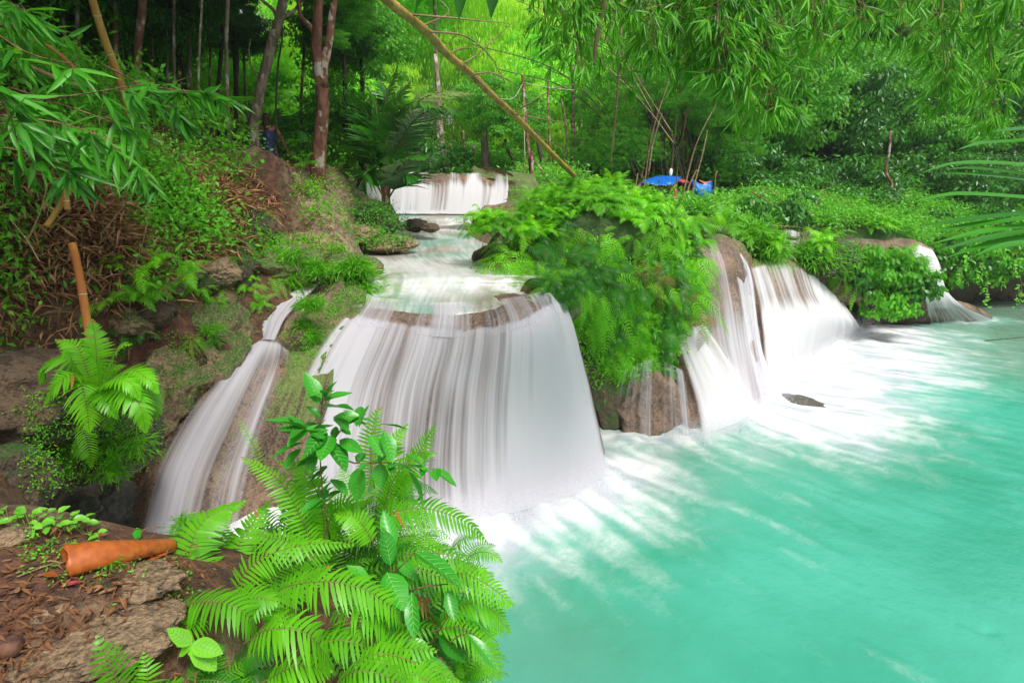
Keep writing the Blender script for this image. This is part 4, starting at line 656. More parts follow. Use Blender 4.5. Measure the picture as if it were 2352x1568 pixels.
shrub('broad_leaved_plant', 'plant with very large leaves among the ferns beside the foam', [[(880,1480,2.5),(900,1380,2.4),(897,1300,2.35)],[(900,1320,2.4),(953,1268,2.35)],[(900,1380,2.4),(960,1350,2.3),(1030,1340,2.3)]],
  [L_(896,1297,884,1213,.03,.5,2.35),L_(905,1260,880,1170,.1,.4,2.5),L_(953,1268,1067,1338,-.1,.42,2.35),L_(888,1315,929,1397,-.15,.62,2.35),L_(946,1360,949,1470,-.15,.36,2.3),L_(1028,1355,1045,1425,-.1,.45,2.3),L_(1012,1340,1020,1400,0,.4,2.4),L_(850,1335,799,1295,0,.42,2.4),L_(900,1400,880,1480,-.1,.5,2.3),L_(915,1290,960,1330,-.1,.4,2.5)])
shrub('broad_leaved_plant', 'low plant with long leaves hanging off the bottom right of the near clump', [[(930,1568,2.4),(1000,1460,2.4),(1040,1400,2.4)],[(960,1520,2.4),(1070,1450,2.4)]],
  [L_(1007,1456,1067,1528,-.1,.4,2.4),L_(1076,1456,1153,1540,-.1,.25,2.4),L_(939,1504,1062,1570,-.1,.35,2.3),L_(985,1490,930,1470,.0,.5,2.3),L_(1040,1400,1150,1460,.0,.2,2.5),L_(1010,1440,985,1395,0,.6,2.4),L_(960,1510,900,1490,-.05,.6,2.3)])
# yellow green lobed seedling leaf
mb = MB(); c0 = P(440, 1478, 1.95)
for tu, tv in [(385, 1443), (448, 1516), (512, 1500), (497, 1540), (410, 1508)]: bigleaf(mb, c0, P(tu, tv, 1.93), .55, up=norm(np.array([0, -.6, 1.])), tint=.9, curl=.05)
M['lime'] = leafmat('lime_leaf', (.14, .48, .02), (.24, .62, .04), .4); tag(link('seedling', mb.mesh('seedling', [M['lime'], M['vein']])), 'bright lime lobed leaf lying over the brown soil below the near ferns', 'leaf')
# --- fern at the left, over the dark gorge
A('bright fern cascading over the rock above the dark gorge', [[(215,900,4.6),(222,820,4.55),(212,735,4.6),.17],[(215,900,4.5),(160,830,4.3),(110,830,4.3),(90,880,4.3),.17],[(220,900,4.5),(270,800,4.4),(300,790,4.4),.14],[(220,900,4.4),(290,850,4.2),(340,870,4.1),(362,900,4.1),.17],[(220,900,4.4),(180,860,4.1),(130,880,4.),(100,930,4.),.16],
  [(230,900,4.4),(280,890,4.1),(320,930,4.),(335,990,4.),.17],[(220,910,4.4),(230,900,4.1),(250,930,4.),(270,960,4.),.15],[(215,900,4.5),(180,800,4.5),(130,780,4.5),.16],[(230,900,4.4),(310,860,4.3),(355,930,4.2),(358,960,4.2),.15],[(220,900,4.3),(190,880,4.1),(200,940,4.05),(205,990,4.05),.15],[(215,900,4.5),(250,850,4.6),(285,840,4.6),.14],[(220,905,4.3),(260,870,4.05),(300,880,4.0),(320,915,4.0),.16],[(215,900,4.3),(150,870,4.05),(115,900,4.),.13]])
A('dim fern fronds hanging down in the dark gorge', [[(180,960,4.6),(190,985,4.5),(205,1030,4.4),(210,1075,4.4),.09],[(150,1000,4.6),(150,1030,4.6),(158,1095,4.6),.09],[(120,940,4.6),(100,940,4.5),(95,960,4.5),.10],[(235,950,4.5),(245,960,4.4),(255,990,4.4),.08],[(170,1010,4.5),(185,1040,4.5),(200,1050,4.5),.07]])
# small ferns on the left rocks
for i, (u, v, Y, s, l) in enumerate([(600,605,9.6,.42,'small fern at the left edge of the fern covered boulder'),(640,590,9.6,.4,'small fern in the middle of the fern covered boulder'),(690,590,10.0,.42,'small fern at the right side of the fern covered boulder'),(580,660,9.0,.36,'little fern hanging below the fern covered boulder'),(630,640,9.2,.4,'little fern over the pale lip beside the narrow chute'),
   (780,600,10.3,.38,'small fern on top of the round grassy boulder'),(830,605,10.2,.3,'small fern at the river side of the round grassy boulder'),(750,560,12.3,.5,'fern beside the river path behind the round grassy boulder'),(430,640,7.8,.5,'fern drooping above the pale crusty ledge'),(320,690,7.0,.55,'fern with spread fronds left of the pale crusty ledge'),
   (350,620,7.4,.6,'fern in the dead leaves beside the leaning bamboo post'),(700,520,12.5,.55,'dark fern low beside the earth path'),(775,575,11.4,.4,'small fern at the water edge left of the river'),(440,780,7.3,.2,'tiny fern on the face of the pale crusty ledge'),(560,800,8.0,.22,'tiny fern beside the lip of the narrow waterfall'),(700,900,7.85,.2,'tiny fern clinging to the ridge between the left waterfalls')]):
    inst('fern', (FM + FH)[i % 7], P(u, v, Y), i * 2.1, s, (0, -.35, 1), l, 'fern')
GF = [fern_mesh('grass_tuft_mesh', 26, .5, 140 + i, npair=3, el=(.6, 1.4), sag=(.3, 1.0), W=.05) for i in range(2)]
def tuft_mesh(seed, n=60, L=.35, W=.014, mat='fern', hang=0.):
    rs = np.random.RandomState(seed); mb = MB(); d = rdir(n, -.2 - hang, 1 - hang); o = rs.normal(0, .07, (n, 3)) * np.array([1, 1, .2])
    for k_ in range(2):
        leaves(mb, o + d * (L * .5 * k_), d - np.array([0, 0, .5 * k_]), rdir(n), L * .55, W * (1.3 - .3 * k_), rs.uniform(0, .9, n), 'quad')
    return mb.mesh('tuft', [M[mat]])
TF = [tuft_mesh(1), tuft_mesh(2, 80, .3, .02), tuft_mesh(3, 70, .4, .015, hang=.7)]
i = 0
for (u0, u1, v0, v1, Y, cnt, s, lab) in [(770,850,605,670,9.8,16,.75,'tuft of grass growing on the round grassy boulder'),(690,740,690,800,8.35,10,.5,'grass tuft on the ridge between the two left waterfalls'),(400,530,730,860,7.35,9,.4,'small grass tuft on the face of the pale crusty ledge'),(590,740,575,650,9.5,16,.7,'grass tuft between the ferns of the fern covered boulder'),(210,330,1000,1090,4.9,12,.45,'grassy tuft hanging in the dark gorge'),
      (380,480,1190,1270,3.2,8,.35,'thin grass tuft behind the far end of the orange sheath'),(250,400,1290,1420,2.4,8,.14,'tiny grass sprig on the brown soil in front'),(1840,1960,560,600,16.6,14,1.3,'grass tuft on the dark mound beside the smooth dome'),(1690,1790,520,585,15.8,16,1.3,'grass tuft on the bank above the tall brown column')]:
    for k in range(cnt):
        u, v = RS.uniform(u0, u1), RS.uniform(v0, v1); inst('grass_tuft', TF[RS.randint(3)], P(u, v, Y + RS.uniform(-.15, .15)), RS.uniform(0, 6), s * RS.uniform(.7, 1.3), (0, -.4, 1), lab, 'grass', 'grass: ' + lab)
for i, (u, v, Y, s, l) in enumerate([(1720,540,15.8,.9,'fern at the left of the grassy bank above the brown column'),(1760,560,15.8,.9,'fern at the right of the grassy bank above the brown column'),(1660,520,16.,1.,'fern where the big clump meets the grassy bank'),(1880,560,16.6,.8,'fern on the left top of the dark grassy mound'),(1930,575,16.8,.8,'fern on the right top of the dark grassy mound'),
   (1960,600,17.6,1.,'reddish tipped fern left of the leafy shrub'),(2030,590,17.6,1.,'fern on top of the leafy shrub over the pool'),(2080,600,17.6,1.1,'pale fern reaching over the waterfall nearest the right bank'),(1975,640,17.3,.8,'fern hanging at the lower left of the leafy shrub'),(2100,640,17.5,.8,'fern at the foot of the waterfall nearest the right bank')]):
    inst('fern', (FM + FH)[i % 7], P(u, v, Y), i * 1.7, s, (0, -.4, 1), l, 'fern')
# ------------------------------------------------------------------ tree crowns (shared meshes)
def crown_mesh(seed, R, clumps, per, L, W, mat, shape='quad', cr_=.22, droop=.2, up=.5, layered=0.):
    """leaf clumps through an ellipsoid of radii R; clump radius cr_ of R"""
    rs = np.random.RandomState(seed); R = np.array(R, float); d = rs.normal(0, 1, (clumps, 3)); d /= np.linalg.norm(d, axis=1)[:, None]
    lump = 1 + .35 * fbm(d * 1.6 + seed, 3, seed)[:, None]; c = d * rs.uniform(.25, 1, (clumps, 1)) ** .45 * lump; n = clumps * per
    cc = np.repeat(c, per, 0); o = rs.normal(0, 1, (n, 3)); o /= np.linalg.norm(o, axis=1)[:, None]; o *= rs.uniform(.1, 1, (n, 1)) ** .6 * cr_ * np.repeat(rs.uniform(.6, 1.4, (clumps, 1)), per, 0) * np.array([1.1, 1.1, .62])
    pos = (cc + o) * R; dd = norm(o + rs.normal(0, .16, (n, 3)) - np.array([0, 0, droop])); nn = norm(np.array([0, 0, up]) + rs.normal(0, .45, (n, 3)) + cc * .4)
    tint = np.clip(np.repeat(rs.uniform(0, .65, clumps), per) + rs.uniform(-.1, .35, n), 0, 1); mb = MB(); leaves(mb, pos, dd, nn, rs.uniform(.6, 1.25, n) * L, rs.uniform(.7, 1.2, n) * W, tint, shape)
    return mb.mesh('crown_mesh', [M[mat]])
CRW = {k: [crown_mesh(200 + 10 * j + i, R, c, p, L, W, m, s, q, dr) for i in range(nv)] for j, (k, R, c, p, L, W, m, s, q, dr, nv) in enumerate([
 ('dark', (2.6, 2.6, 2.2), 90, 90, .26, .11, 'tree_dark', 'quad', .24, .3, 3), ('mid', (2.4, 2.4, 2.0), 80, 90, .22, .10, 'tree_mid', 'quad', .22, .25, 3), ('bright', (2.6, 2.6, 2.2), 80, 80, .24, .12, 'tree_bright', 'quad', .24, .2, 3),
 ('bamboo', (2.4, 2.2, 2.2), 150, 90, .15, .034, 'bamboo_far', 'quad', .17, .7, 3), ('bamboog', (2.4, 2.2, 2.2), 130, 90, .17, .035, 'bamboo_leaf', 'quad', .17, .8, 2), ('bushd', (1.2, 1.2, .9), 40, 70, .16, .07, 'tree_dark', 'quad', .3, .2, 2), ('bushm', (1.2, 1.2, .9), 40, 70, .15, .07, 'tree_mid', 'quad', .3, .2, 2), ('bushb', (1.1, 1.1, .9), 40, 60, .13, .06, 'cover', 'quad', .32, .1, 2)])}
def trunk(parent, pts, r0, r1, mat, name='trunk', sides=9):
    pts = cr(np.array(pts, float), 14); rr = np.linspace(r0, r1, 14) * (1 + .06 * RS.uniform(-1, 1, 14)); rr[0] *= 1.25; V, fs = tube(pts, rr, sides, wob=.03); mb = MB(); mb.add(V, fs, .5); return link(name, mb.mesh(name, [M[mat]]), parent)
def tree(u, vb, Y, h, cw, kind, label, group=None, tr=.12, bark='bark', lean=0., ch=1., crowns=1, seed=0, name='tree', buried=1.):
    b = P(u, vb, Y); root = empty(name, b); tag(root, label, 'tree', group)
    trunk(root, [(0, 0, -buried), (lean * .3, 0, h * .35), (lean * .8, 0, h * .75), (lean, 0, h)], tr, tr * .5, bark)
    for i in range(crowns):
        me = CRW[kind][(seed + i) % len(CRW[kind])]; o = link('crown', me, root); s = cw / 5.; a = seed * 1.7 + i * 2.4
        o.location = (lean + (.5 * cw * math.cos(a) if i else 0), (.4 * cw * math.sin(a) if i else 0), h - (i * .18 * cw * ch)); o.rotation_euler = (0, 0, a); o.scale = (s, s, s * ch)
    return root
k = 0
# valley behind the far fall, its sunlight put into the leaf colours: bamboo masses, tall trees
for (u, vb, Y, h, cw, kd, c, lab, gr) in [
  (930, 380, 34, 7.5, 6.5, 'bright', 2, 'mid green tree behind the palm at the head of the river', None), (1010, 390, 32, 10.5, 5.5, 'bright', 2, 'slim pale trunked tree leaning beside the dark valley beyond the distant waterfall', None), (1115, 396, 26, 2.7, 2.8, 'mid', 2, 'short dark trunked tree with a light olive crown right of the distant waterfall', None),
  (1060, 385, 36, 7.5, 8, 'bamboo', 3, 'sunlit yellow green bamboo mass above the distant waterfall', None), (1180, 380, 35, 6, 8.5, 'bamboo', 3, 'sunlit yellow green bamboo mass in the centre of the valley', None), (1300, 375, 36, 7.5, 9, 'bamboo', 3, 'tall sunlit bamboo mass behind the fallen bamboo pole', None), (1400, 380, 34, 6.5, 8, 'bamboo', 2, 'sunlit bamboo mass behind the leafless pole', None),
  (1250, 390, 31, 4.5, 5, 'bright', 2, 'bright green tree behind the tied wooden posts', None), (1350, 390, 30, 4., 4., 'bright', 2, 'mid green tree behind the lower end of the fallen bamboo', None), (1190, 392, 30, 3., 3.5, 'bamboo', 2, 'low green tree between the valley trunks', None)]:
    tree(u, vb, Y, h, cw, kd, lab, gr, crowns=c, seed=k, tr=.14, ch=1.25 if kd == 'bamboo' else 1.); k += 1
for i in range(26):
    if i in (0, 1, 2, 3, 6, 7): continue
    u = 560 + i * 50 + RS.uniform(-25, 25); Y = RS.uniform(42, 50); tree(u, 340, Y, RS.uniform(6, 10) if 820 < u < 980 else RS.uniform(9, 13), RS.uniform(7, 9), ['bright', 'bamboo', 'bright'][i % 3], 'bright green tree on the far hillside at the end of the valley', 'trees on the far hillside', crowns=2, seed=i, tr=.2)
for i in range(22):
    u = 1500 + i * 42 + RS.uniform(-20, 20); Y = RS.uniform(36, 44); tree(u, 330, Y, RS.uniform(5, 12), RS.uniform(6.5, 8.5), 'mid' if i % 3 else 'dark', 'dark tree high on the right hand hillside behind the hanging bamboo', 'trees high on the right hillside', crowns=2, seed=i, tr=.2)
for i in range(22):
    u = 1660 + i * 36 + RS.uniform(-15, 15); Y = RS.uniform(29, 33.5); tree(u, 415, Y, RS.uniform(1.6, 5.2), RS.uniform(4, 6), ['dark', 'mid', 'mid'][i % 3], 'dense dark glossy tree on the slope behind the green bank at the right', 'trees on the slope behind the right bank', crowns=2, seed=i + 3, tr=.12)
for i in range(26):
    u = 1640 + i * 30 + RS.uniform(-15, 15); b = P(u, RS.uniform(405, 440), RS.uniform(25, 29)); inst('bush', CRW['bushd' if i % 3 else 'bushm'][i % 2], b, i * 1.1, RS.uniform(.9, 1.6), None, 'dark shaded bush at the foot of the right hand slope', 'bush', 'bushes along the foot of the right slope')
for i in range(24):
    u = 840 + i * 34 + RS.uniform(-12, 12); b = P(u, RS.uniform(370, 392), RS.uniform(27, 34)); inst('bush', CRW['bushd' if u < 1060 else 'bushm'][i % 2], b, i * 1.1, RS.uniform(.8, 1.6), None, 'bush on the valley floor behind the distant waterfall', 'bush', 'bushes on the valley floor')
# left forest: trunks first
TR = [([(175,-60),(178,60),(183,125)],8,15,'bark','slender grey trunk, leftmost of the left forest'),([(262,-60),(265,40),(268,112)],10,15,'bark_red','reddish trunk right of the thick bamboo pole'),([(328,-60),(322,60),(315,165)],15,13,'bark_red','thick red and white blotched trunk above the near bamboo leaves'),([(290,-60),(288,20),(286,70)],8,17,'bark','faint trunk between the two reddish ones'),
  ([(374,-60),(372,60),(365,150)],11,18,'bark_dark','dark trunk right of the blotched one'),([(397,-60),(399,60),(401,180)],6,15,'bark','thin pale trunk beside the dark one'),([(417,-60),(414,40),(413,170)],12,17,'bark_red','straight brown trunk in the dense left forest'),([(462,-60),(458,110),(455,262)],5,13,'bark','pencil thin pale stem standing free in the left forest'),
  ([(522,-60),(520,90),(524,275)],8,14,'bark','slim mottled trunk left of the leaning tree'),([(512,-60),(508,120),(498,245)],8,17,'bark_dark','dark slim trunk behind the slim mottled one'),([(648,60),(640,130),(633,270)],4,15,'bark_dark','thin dark stem hanging behind the leaning tree')]
for pts, w_, Y, bk, lab in TR:
    p = [P(u, v, Y) for u, v in pts]; root = empty('tree', p[-1]); tag(root, lab, 'tree'); r = w_ * Y / F / 2
    trunk(root, [q - p[-1] for q in p[::-1]] if False else [np.array([0, 0, -.8])] + [q - p[-1] for q in p[::-1]] + [p[0] - p[-1] + np.array([0, 0, 2.5])], r * 1.1, r * .8, bk)
    for j in range(2):
        o = link('crown', CRW['dark'][j], root); s = .7 + .05 * j; o.location = tuple(p[0] - p[-1] + np.array([.8 * (-1) ** j, .5, 2.6 + .9 * j])); o.scale = (s, s, s); o.rotation_euler = (0, 0, w_ + j)
def branchy(label, Y, trunks_, bark, crowns, kind, cat='tree', name='tree'):
    b = P(*trunks_[0][0][0], Y); root = empty(name, b); tag(root, label, cat)
    for i, (pts, w0, w1) in enumerate(trunks_): trunk(root, ([np.array([0, 0, -1.6])] if i == 0 else []) + [P(u, v, Y) - b for u, v in pts], w0 * Y / F / 2, w1 * Y / F / 2, bark, 'trunk' if i == 0 else 'limb', 10)
    for i, (u, v, s, dy) in enumerate(crowns): o = link('crown', CRW[kind][i % len(CRW[kind])], root); o.location = tuple(P(u, v, Y + dy) - b); o.scale = (s, s, s * .8); o.rotation_euler = (0, 0, i * 1.3)
branchy('leaning grey tree with a sunlit slanting trunk above the person', 14.5, [([(583, 320), (586, 265), (602, 190), (622, 110), (645, 30), (655, -30)], 27, 18), ([(640, 45), (625, 20), (600, 0), (575, -30)], 8, 5), ([(645, 40), (670, 30), (690, 5), (700, -30)], 8, 5), ([(602, 190), (580, 160), (572, 120), (576, 90)], 4, 2)], 'bark', [(640, -90, .34, .5), (560, -60, .28, 1), (545, 20, .17, .8), (700, -20, .14, .4)], 'dark')
branchy('forked red barked tree beside the earth path', 14., [([(729, 385), (736, 320), (742, 230), (736, 180), (727, 110), (730, 40), (735, -40)], 40, 17), ([(740, 200), (744, 150), (757, 90), (762, 40), (775, -30)], 22, 11), ([(728, 95), (712, 60), (690, 35), (682, -30)], 11, 6)], 'bark_red', [(740, -110, .45, .5), (810, -30, .28, 1.2), (690, -40, .2, 1), (815, 50, .2, 1.5), (775, 90, .12, .5)], 'mid')
for (u, v, Y, s, kd, lab) in [(825, 60, 18, .32, 'mid', 'dense dark tree crown hanging at the top beside the head of the fallen bamboo'), (785, 60, 17, .26, 'dark', 'dark tree crown just right of the forked tree'), (830, 235, 17, .42, 'bushm', 'mid green tree crown behind the palm'), (790, 310, 17, .4, 'bushm', 'low leafy tree left of the palm'), (535, 60, 18, .25, 'dark', 'dark leafy tree behind the leaning one')]:
    root = empty('tree', P(u, 395, Y)); tag(root, lab.replace('dense dark tree', 'leafy tree'), 'tree'); tp = P(u, v, Y) - P(u, 395, Y); trunk(root, [(0, 0, -.5), tp * .5 + np.array([.1, 0, 0]), tp], .09, .05, 'bark_dark')
    for j in range(3 if kd == 'dark' else 2): o = link('crown', CRW[kd][j % 2], root); o.location = tuple(tp + np.array([(j - 1) * s * 1.5, j * .4, (j % 2) * -.7 * s])); s2 = s * (1 if kd == 'dark' else 1.9); o.scale = (s2, s2, s2); o.rotation_euler = (0, 0, j + u)
# dark forest fill behind the left trunks, bright clearing between the two trees
for i in range(24):
    u = -120 + (i % 10) * 62 + RS.uniform(-20, 20); row = i // 10
    if u > 480 - row * 15: u -= 180
    Y = 17 + row * 3.5 + RS.uniform(-1, 1); tree(u, 230 - row * 10, Y, RS.uniform(.8, 3.8) + row * 1.2, RS.uniform(2.4, 3.6), ['mid', 'dark', 'bright', 'mid'][i % 4], 'understorey tree deep in the left forest', 'understorey trees of the left forest', crowns=2, seed=i, tr=.06, bark='bark_dark')
for i in range(18):
    u = 555 + (i % 6) * 42; Y = 23 + (i // 6) * 3.5; tree(u, 330, Y, (RS.uniform(.8, 1.9) if u < 730 else RS.uniform(1.5, 4)) + (i // 6) * .5, RS.uniform(3, 4.5), ['bright', 'bamboo', 'bright', 'mid'][i % 4], 'sunlit tree in the bright clearing behind the leaning and forked trees', 'sunlit trees in the clearing', crowns=2, seed=i, tr=.07)
# --- scatter on the ground
def ground_pts(n, poly, ymin=1.5, seed=0):
    """points on the ground inside a photo-space polygon"""
    rs = np.random.RandomState(seed); poly = np.array(poly, float); lo, hi = poly.min(0), poly.max(0); out = []
    uu = rs.uniform(lo[0], hi[0], n); vv = rs.uniform(lo[1], hi[1], n); ok = sdist(uu, vv, poly) > 0; uu, vv = uu[ok], vv[ok]
    d = np.stack([(uu - 1176) / F, cp + (784 - vv) / F * sp, -sp + (784 - vv) / F * cp], 1); d = d / d[:, 1:2]; Y = np.full(len(uu), np.nan); ys = np.concatenate([np.arange(ymin, 12, .12), np.arange(12, 45, .5)])
    for y in ys:
        z = CZ + d[:, 2] * y; m = np.isnan(Y)
        if not m.any(): break
        hgt = H(d[m, 0] * y, np.full(m.sum(), y), False); q = np.where(m)[0][z[m] < hgt]; Y[q] = y
    ok = ~np.isnan(Y); d, Y = d[ok], Y[ok]; x = d[:, 0] * Y; y = Y + rs.uniform(-.1, .1, len(Y)); return np.stack([x, y, H(x, y)], 1)
def litter(name, pts, L, W, mat, label, lift=.03, flat=.5, per=1, cat=None):
    pts = np.repeat(pts, per, 0); n = len(pts); pts = pts + np.c_[RS.normal(0, .08, (n, 2)), RS.uniform(0, lift, n)]; a = rdir(n); a[:, 2] = a[:, 2] * flat - .25; nn = rdir(n) * .6 + np.array([0, -.3, 1.])
    mb = MB(); leaves(mb, pts, a, nn, RS.uniform(.5, 1.4, n) * L, RS.uniform(.5, 1.3, n) * W, RS.uniform(0, 1, n), 'quad'); return tag(link(name, mb.mesh(name, [M[mat]])), label, cat, kind='stuff')
LB = [(-100, 360), (200, 300), (420, 320), (560, 400), (640, 480), (600, 560), (480, 640), (340, 700), (200, 740), (-100, 780)]
gp = ground_pts(13000, LB, seed=1); litter('leaf_litter', gp, .24, .028, 'litter', 'dead bamboo leaves littering the left bank', .12, .8, 2)
gp = ground_pts(1500, [(640, 380), (830, 400), (900, 500), (780, 560), (680, 520)], seed=2); litter('leaf_litter', gp, .12, .02, 'litter', 'dry leaves on the earth path', .02, .2)
gp = ground_pts(2600, [(-60, 1240), (420, 1280), (420, 1568), (-60, 1700)], seed=3); litter('leaf_litter', gp, .055, .011, 'litter_dark', 'brown leaf scraps on the soil in front', .012, .25)
CAMP = [(1340, 380), (1690, 380), (1700, 462), (1650, 482), (1560, 478), (1440, 474), (1340, 440)]
def cover(name, poly, n, per, spread, L, W, mat, label, seed, ymin=1.5, clump=.0, lift=.1, thr=-.15, fr=.6):
    p = ground_pts(n, poly, ymin, seed); w_ = p - [0, 0, CZ]; ff = w_[:, 1] * cp - w_[:, 2] * sp; ok = sdist(1176 + F * w_[:, 0] / ff, 784 - F * (w_[:, 1] * sp + w_[:, 2] * cp) / ff, CAMP) < 0; ok2 = (np.abs(1176 + F * w_[:, 0] / ff - 612) > 52) | (p[:, 1] > 15.4) | (p[:, 1] < 10.5); p = p[(ok | (p[:, 1] < 16)) & ok2]; f = fbm(p * np.array([1, 1, 0]) * fr, 3, seed + 3); p = p[f > thr]; p[:, 2] += lift + clump * np.maximum(0, fbm(p * np.array([1, 1, 0]) * fr * 1.7, 3, seed)) * 2
    return scatter_leaves(name, p, (0, -.2, .6), per, spread, L, W, mat, label)
cover('ground_cover', LB, 2300, 14, (.16, .16, .12), .10, .045, 'cover', 'small green plants growing through the dead leaves of the left bank', 11, clump=.25, lift=.12, thr=-.02, fr=.9)
cover('ground_cover', LB, 900, 14, (.16, .16, .12), .13, .045, 'tree_mid', 'darker green leaves among the dead leaves of the left bank', 21, clump=.3, lift=.12, thr=.1, fr=.8)
cover('undergrowth', [(380, 230), (560, 300), (660, 370), (660, 460), (600, 520), (480, 380), (330, 330), (100, 330), (-50, 250), (-50, 150)], 1500, 22, (.25, .25, .2), .13, .06, 'cover', 'green undergrowth along the top of the left bank', 12, clump=.6, lift=.2, thr=-.25)
cover('undergrowth', [(560, 330), (700, 350), (830, 380), (830, 440), (760, 400), (700, 370), (640, 400)], 500, 22, (.3, .3, .25), .14, .06, 'cover', 'green undergrowth behind the earth path', 13, clump=.5, lift=.15, thr=-.3)
cover('ground_cover', [(690, 420), (760, 420), (800, 480), (760, 520), (700, 500)], 260, 14, (.2, .2, .12), .09, .03, 'fern', 'low green growth on the earth path slope', 14, lift=.06, thr=-.05)
cover('ground_cover', [(1560, 490), (1700, 455), (2400, 445), (2400, 620), (2150, 590), (2050, 545), (1900, 535), (1700, 540)], 7000, 15, (.24, .24, .16), .13, .065, 'cover', 'dense bright leafy ground cover on the right bank', 15, ymin=14, clump=.3, lift=.08, thr=-.6)
cover('ground_cover', [(1050, 378), (1500, 370), (1700, 400), (1700, 500), (1500, 500), (1250, 430)], 3000, 14, (.35, .35, .2), .15, .07, 'cover', 'patchy green cover on the slope behind the big fern clump', 16, ymin=20.5, clump=.3, thr=-.1)
cover('ground_cover', [(830, 370), (1200, 370), (1200, 402), (830, 402)], 700, 16, (.35, .35, .15), .15, .07, 'cover', 'grassy edge above the distant waterfall', 17, ymin=23, clump=.2, thr=-.6)
cover('moss_cover', [(-60, 1260), (430, 1290), (430, 1568), (-60, 1700)], 500, 12, (.03, .03, .012), .018, .010, 'cover', 'tiny green sprouts and moss on the soil in front', 18, ymin=1., lift=.012, thr=.12, fr=3.)

# unseen tall trees added above the view so their crowns shade the left bank
for x, y, z, s in [(-7.5, 1.5, 10.5, 1.1), (-9, 6, 12., 1.3), (-4.3, 2.6, 10.2, .85), (-6.3, 5.6, 11.5, 1.0), (-4.6, 9.2, 12.8, .9), (-12, 11, 14, 1.4)]:
    root = empty('tree', (x - 2.5, y - 1, Hs(x - 2.5, y - 1))); tag(root, 'unseen tall dark tree added so its crown shades the left bank', 'tree', 'unseen trees added to shade the left bank'); tp = np.array([x, y, z]) - np.array(root.location); trunk(root, [(0, 0, -.5), tp * .5 + np.array([-.3, 0, 0]), tp], .2, .1, 'bark_dark')
    for j in range(2): o = link('crown', CRW['dark'][j], root); o.location = tuple(tp + np.array([(j - .5) * 2.2 * s, (j - .5), 0])); o.scale = (s, s, s * .6); o.rotation_euler = (0, 0, j + x)

for i in range(12):
    u = [110, 150, 205, 238, 345, 388, 440, 480, 540, 560, 690, 790][i]; Y = RS.uniform(15, 19); w_ = RS.uniform(3, 9); p0, p1 = P(u + RS.uniform(-6, 6), 250, Y), P(u + RS.uniform(-12, 12), -60, Y); root = empty('tree', p0); tag(root, 'slim background trunk between the larger trunks of the left forest', 'tree', 'slim trunks of the left forest'); r = w_ * Y / F / 2
    trunk(root, [np.array([0, 0, -1.]), np.zeros(3), (p1 - p0) * .5 + [RS.uniform(-.1, .1), 0, 0], p1 - p0], r, r * .7, ['bark', 'bark_red', 'bark'][i % 3])
# ------------------------------------------------------------------ bamboo
def culm(parent, pts, w0, w1, mat, name='culm', nodes=.3, Y=None):
    """bamboo culm through photo points; w in photo pixels at each end"""
    p = cr(np.array(pts, float), 60); L = np.linalg.norm(np.diff(p, axis=0), axis=1).sum(); s = np.linspace(0, L, 60); r = np.linspace(w0, w1, 60)
    nn = max(2, int(L / nodes)); ss = np.sort(np.concatenate([s] + [np.array([k * L / nn - .006, k * L / nn, k * L / nn + .006]) for k in range(1, nn)])); P_ = np.stack([np.interp(ss, s, p[:, i]) for i in range(3)], 1); R_ = np.interp(ss, s, r)
    for k in range(1, nn): R_ *= 1 + .16 * np.exp(-((ss - k * L / nn) / .006) ** 2)
    V, fs = tube(P_, R_, 10); mb = MB(); mb.add(V, fs, .5)
    for k in range(1, nn):
        c = np.array([np.interp(k * L / nn + .012, s, p[:, i]) for i in range(3)]); c2 = np.array([np.interp(k * L / nn + .022, s, p[:, i]) for i in range(3)]); rr = np.interp(k * L / nn, s, r) * 1.05; V, fs = tube([c, c2], [rr, rr], 10, False); mb.add(V, fs, .5, 1)
    return link(name, mb.mesh(name, [M[mat], M['node']]), parent)
M['node'] = plainmat('pale_node', (.5, .45, .33), (.35, .28, .16), .7)
def pw(w, Y): return w * Y / F / 2
def pole(name, label, pts, w0, w1, mat, cat='bamboo pole', nodes=.3):
    P_ = [P(*t) for t in pts]; o = culm(None, P_, pw(w0, pts[0][2]), pw(w1, pts[-1][2]), mat, name, nodes); return tag(o, label, cat)
root = empty('fallen_bamboo', P(1318, 403, 12.6)); tag(root, 'long yellow bamboo pole slanting down across the valley view', 'bamboo pole'); b0 = np.array(root.location)
dg = [(845,-45,5.0),(888,0,5.4),(980,73,6.2),(1028,126,6.9),(1083,171,7.6),(1130,219,8.4),(1177,261,9.2),(1219,304,10.2),(1260,345,11.2),(1318,403,12.6)]
culm(root, [P(*t) - b0 for t in dg], pw(21, 5.2), pw(11, 12.4), 'culm', 'culm', .55)
for br in [[(932,33,5.8),(1040,42,5.9),(1168,54,6.0)],[(980,73,6.2),(1065,82,6.3),(1117,120,6.5),(1145,160,6.6),(1161,191,6.6)],[(1028,126,6.9),(1060,112,6.9),(1105,110,7)],[(1083,171,7.6),(1130,168,7.6),(1178,191,7.6),(1210,215,7.7)],[(1177,261,9.2),(1270,206,9.2),(1330,192,9.2),(1370,184,9.2)],[(1180,262,9.2),(1237,272,9.2),(1305,284,9.2)],[(1219,304,10.2),(1260,325,10.2),(1298,348,10.2)],[(1090,175,7.6),(1140,225,7.7),(1150,240,7.7)],[(970,60,6.1),(1030,30,6.2),(1000,-10,6.3)],[(1050,150,7.2),(1090,130,7.3),(1180,50,7.4)]]:
    V, fs = tube(cr([P(*t) - b0 for t in br], 14), np.linspace(.011, .004, 14), 5); mb = MB(); mb.add(V, fs, .5); link('side_branch', mb.mesh('side_branch', [M['culm_dull']]), root)
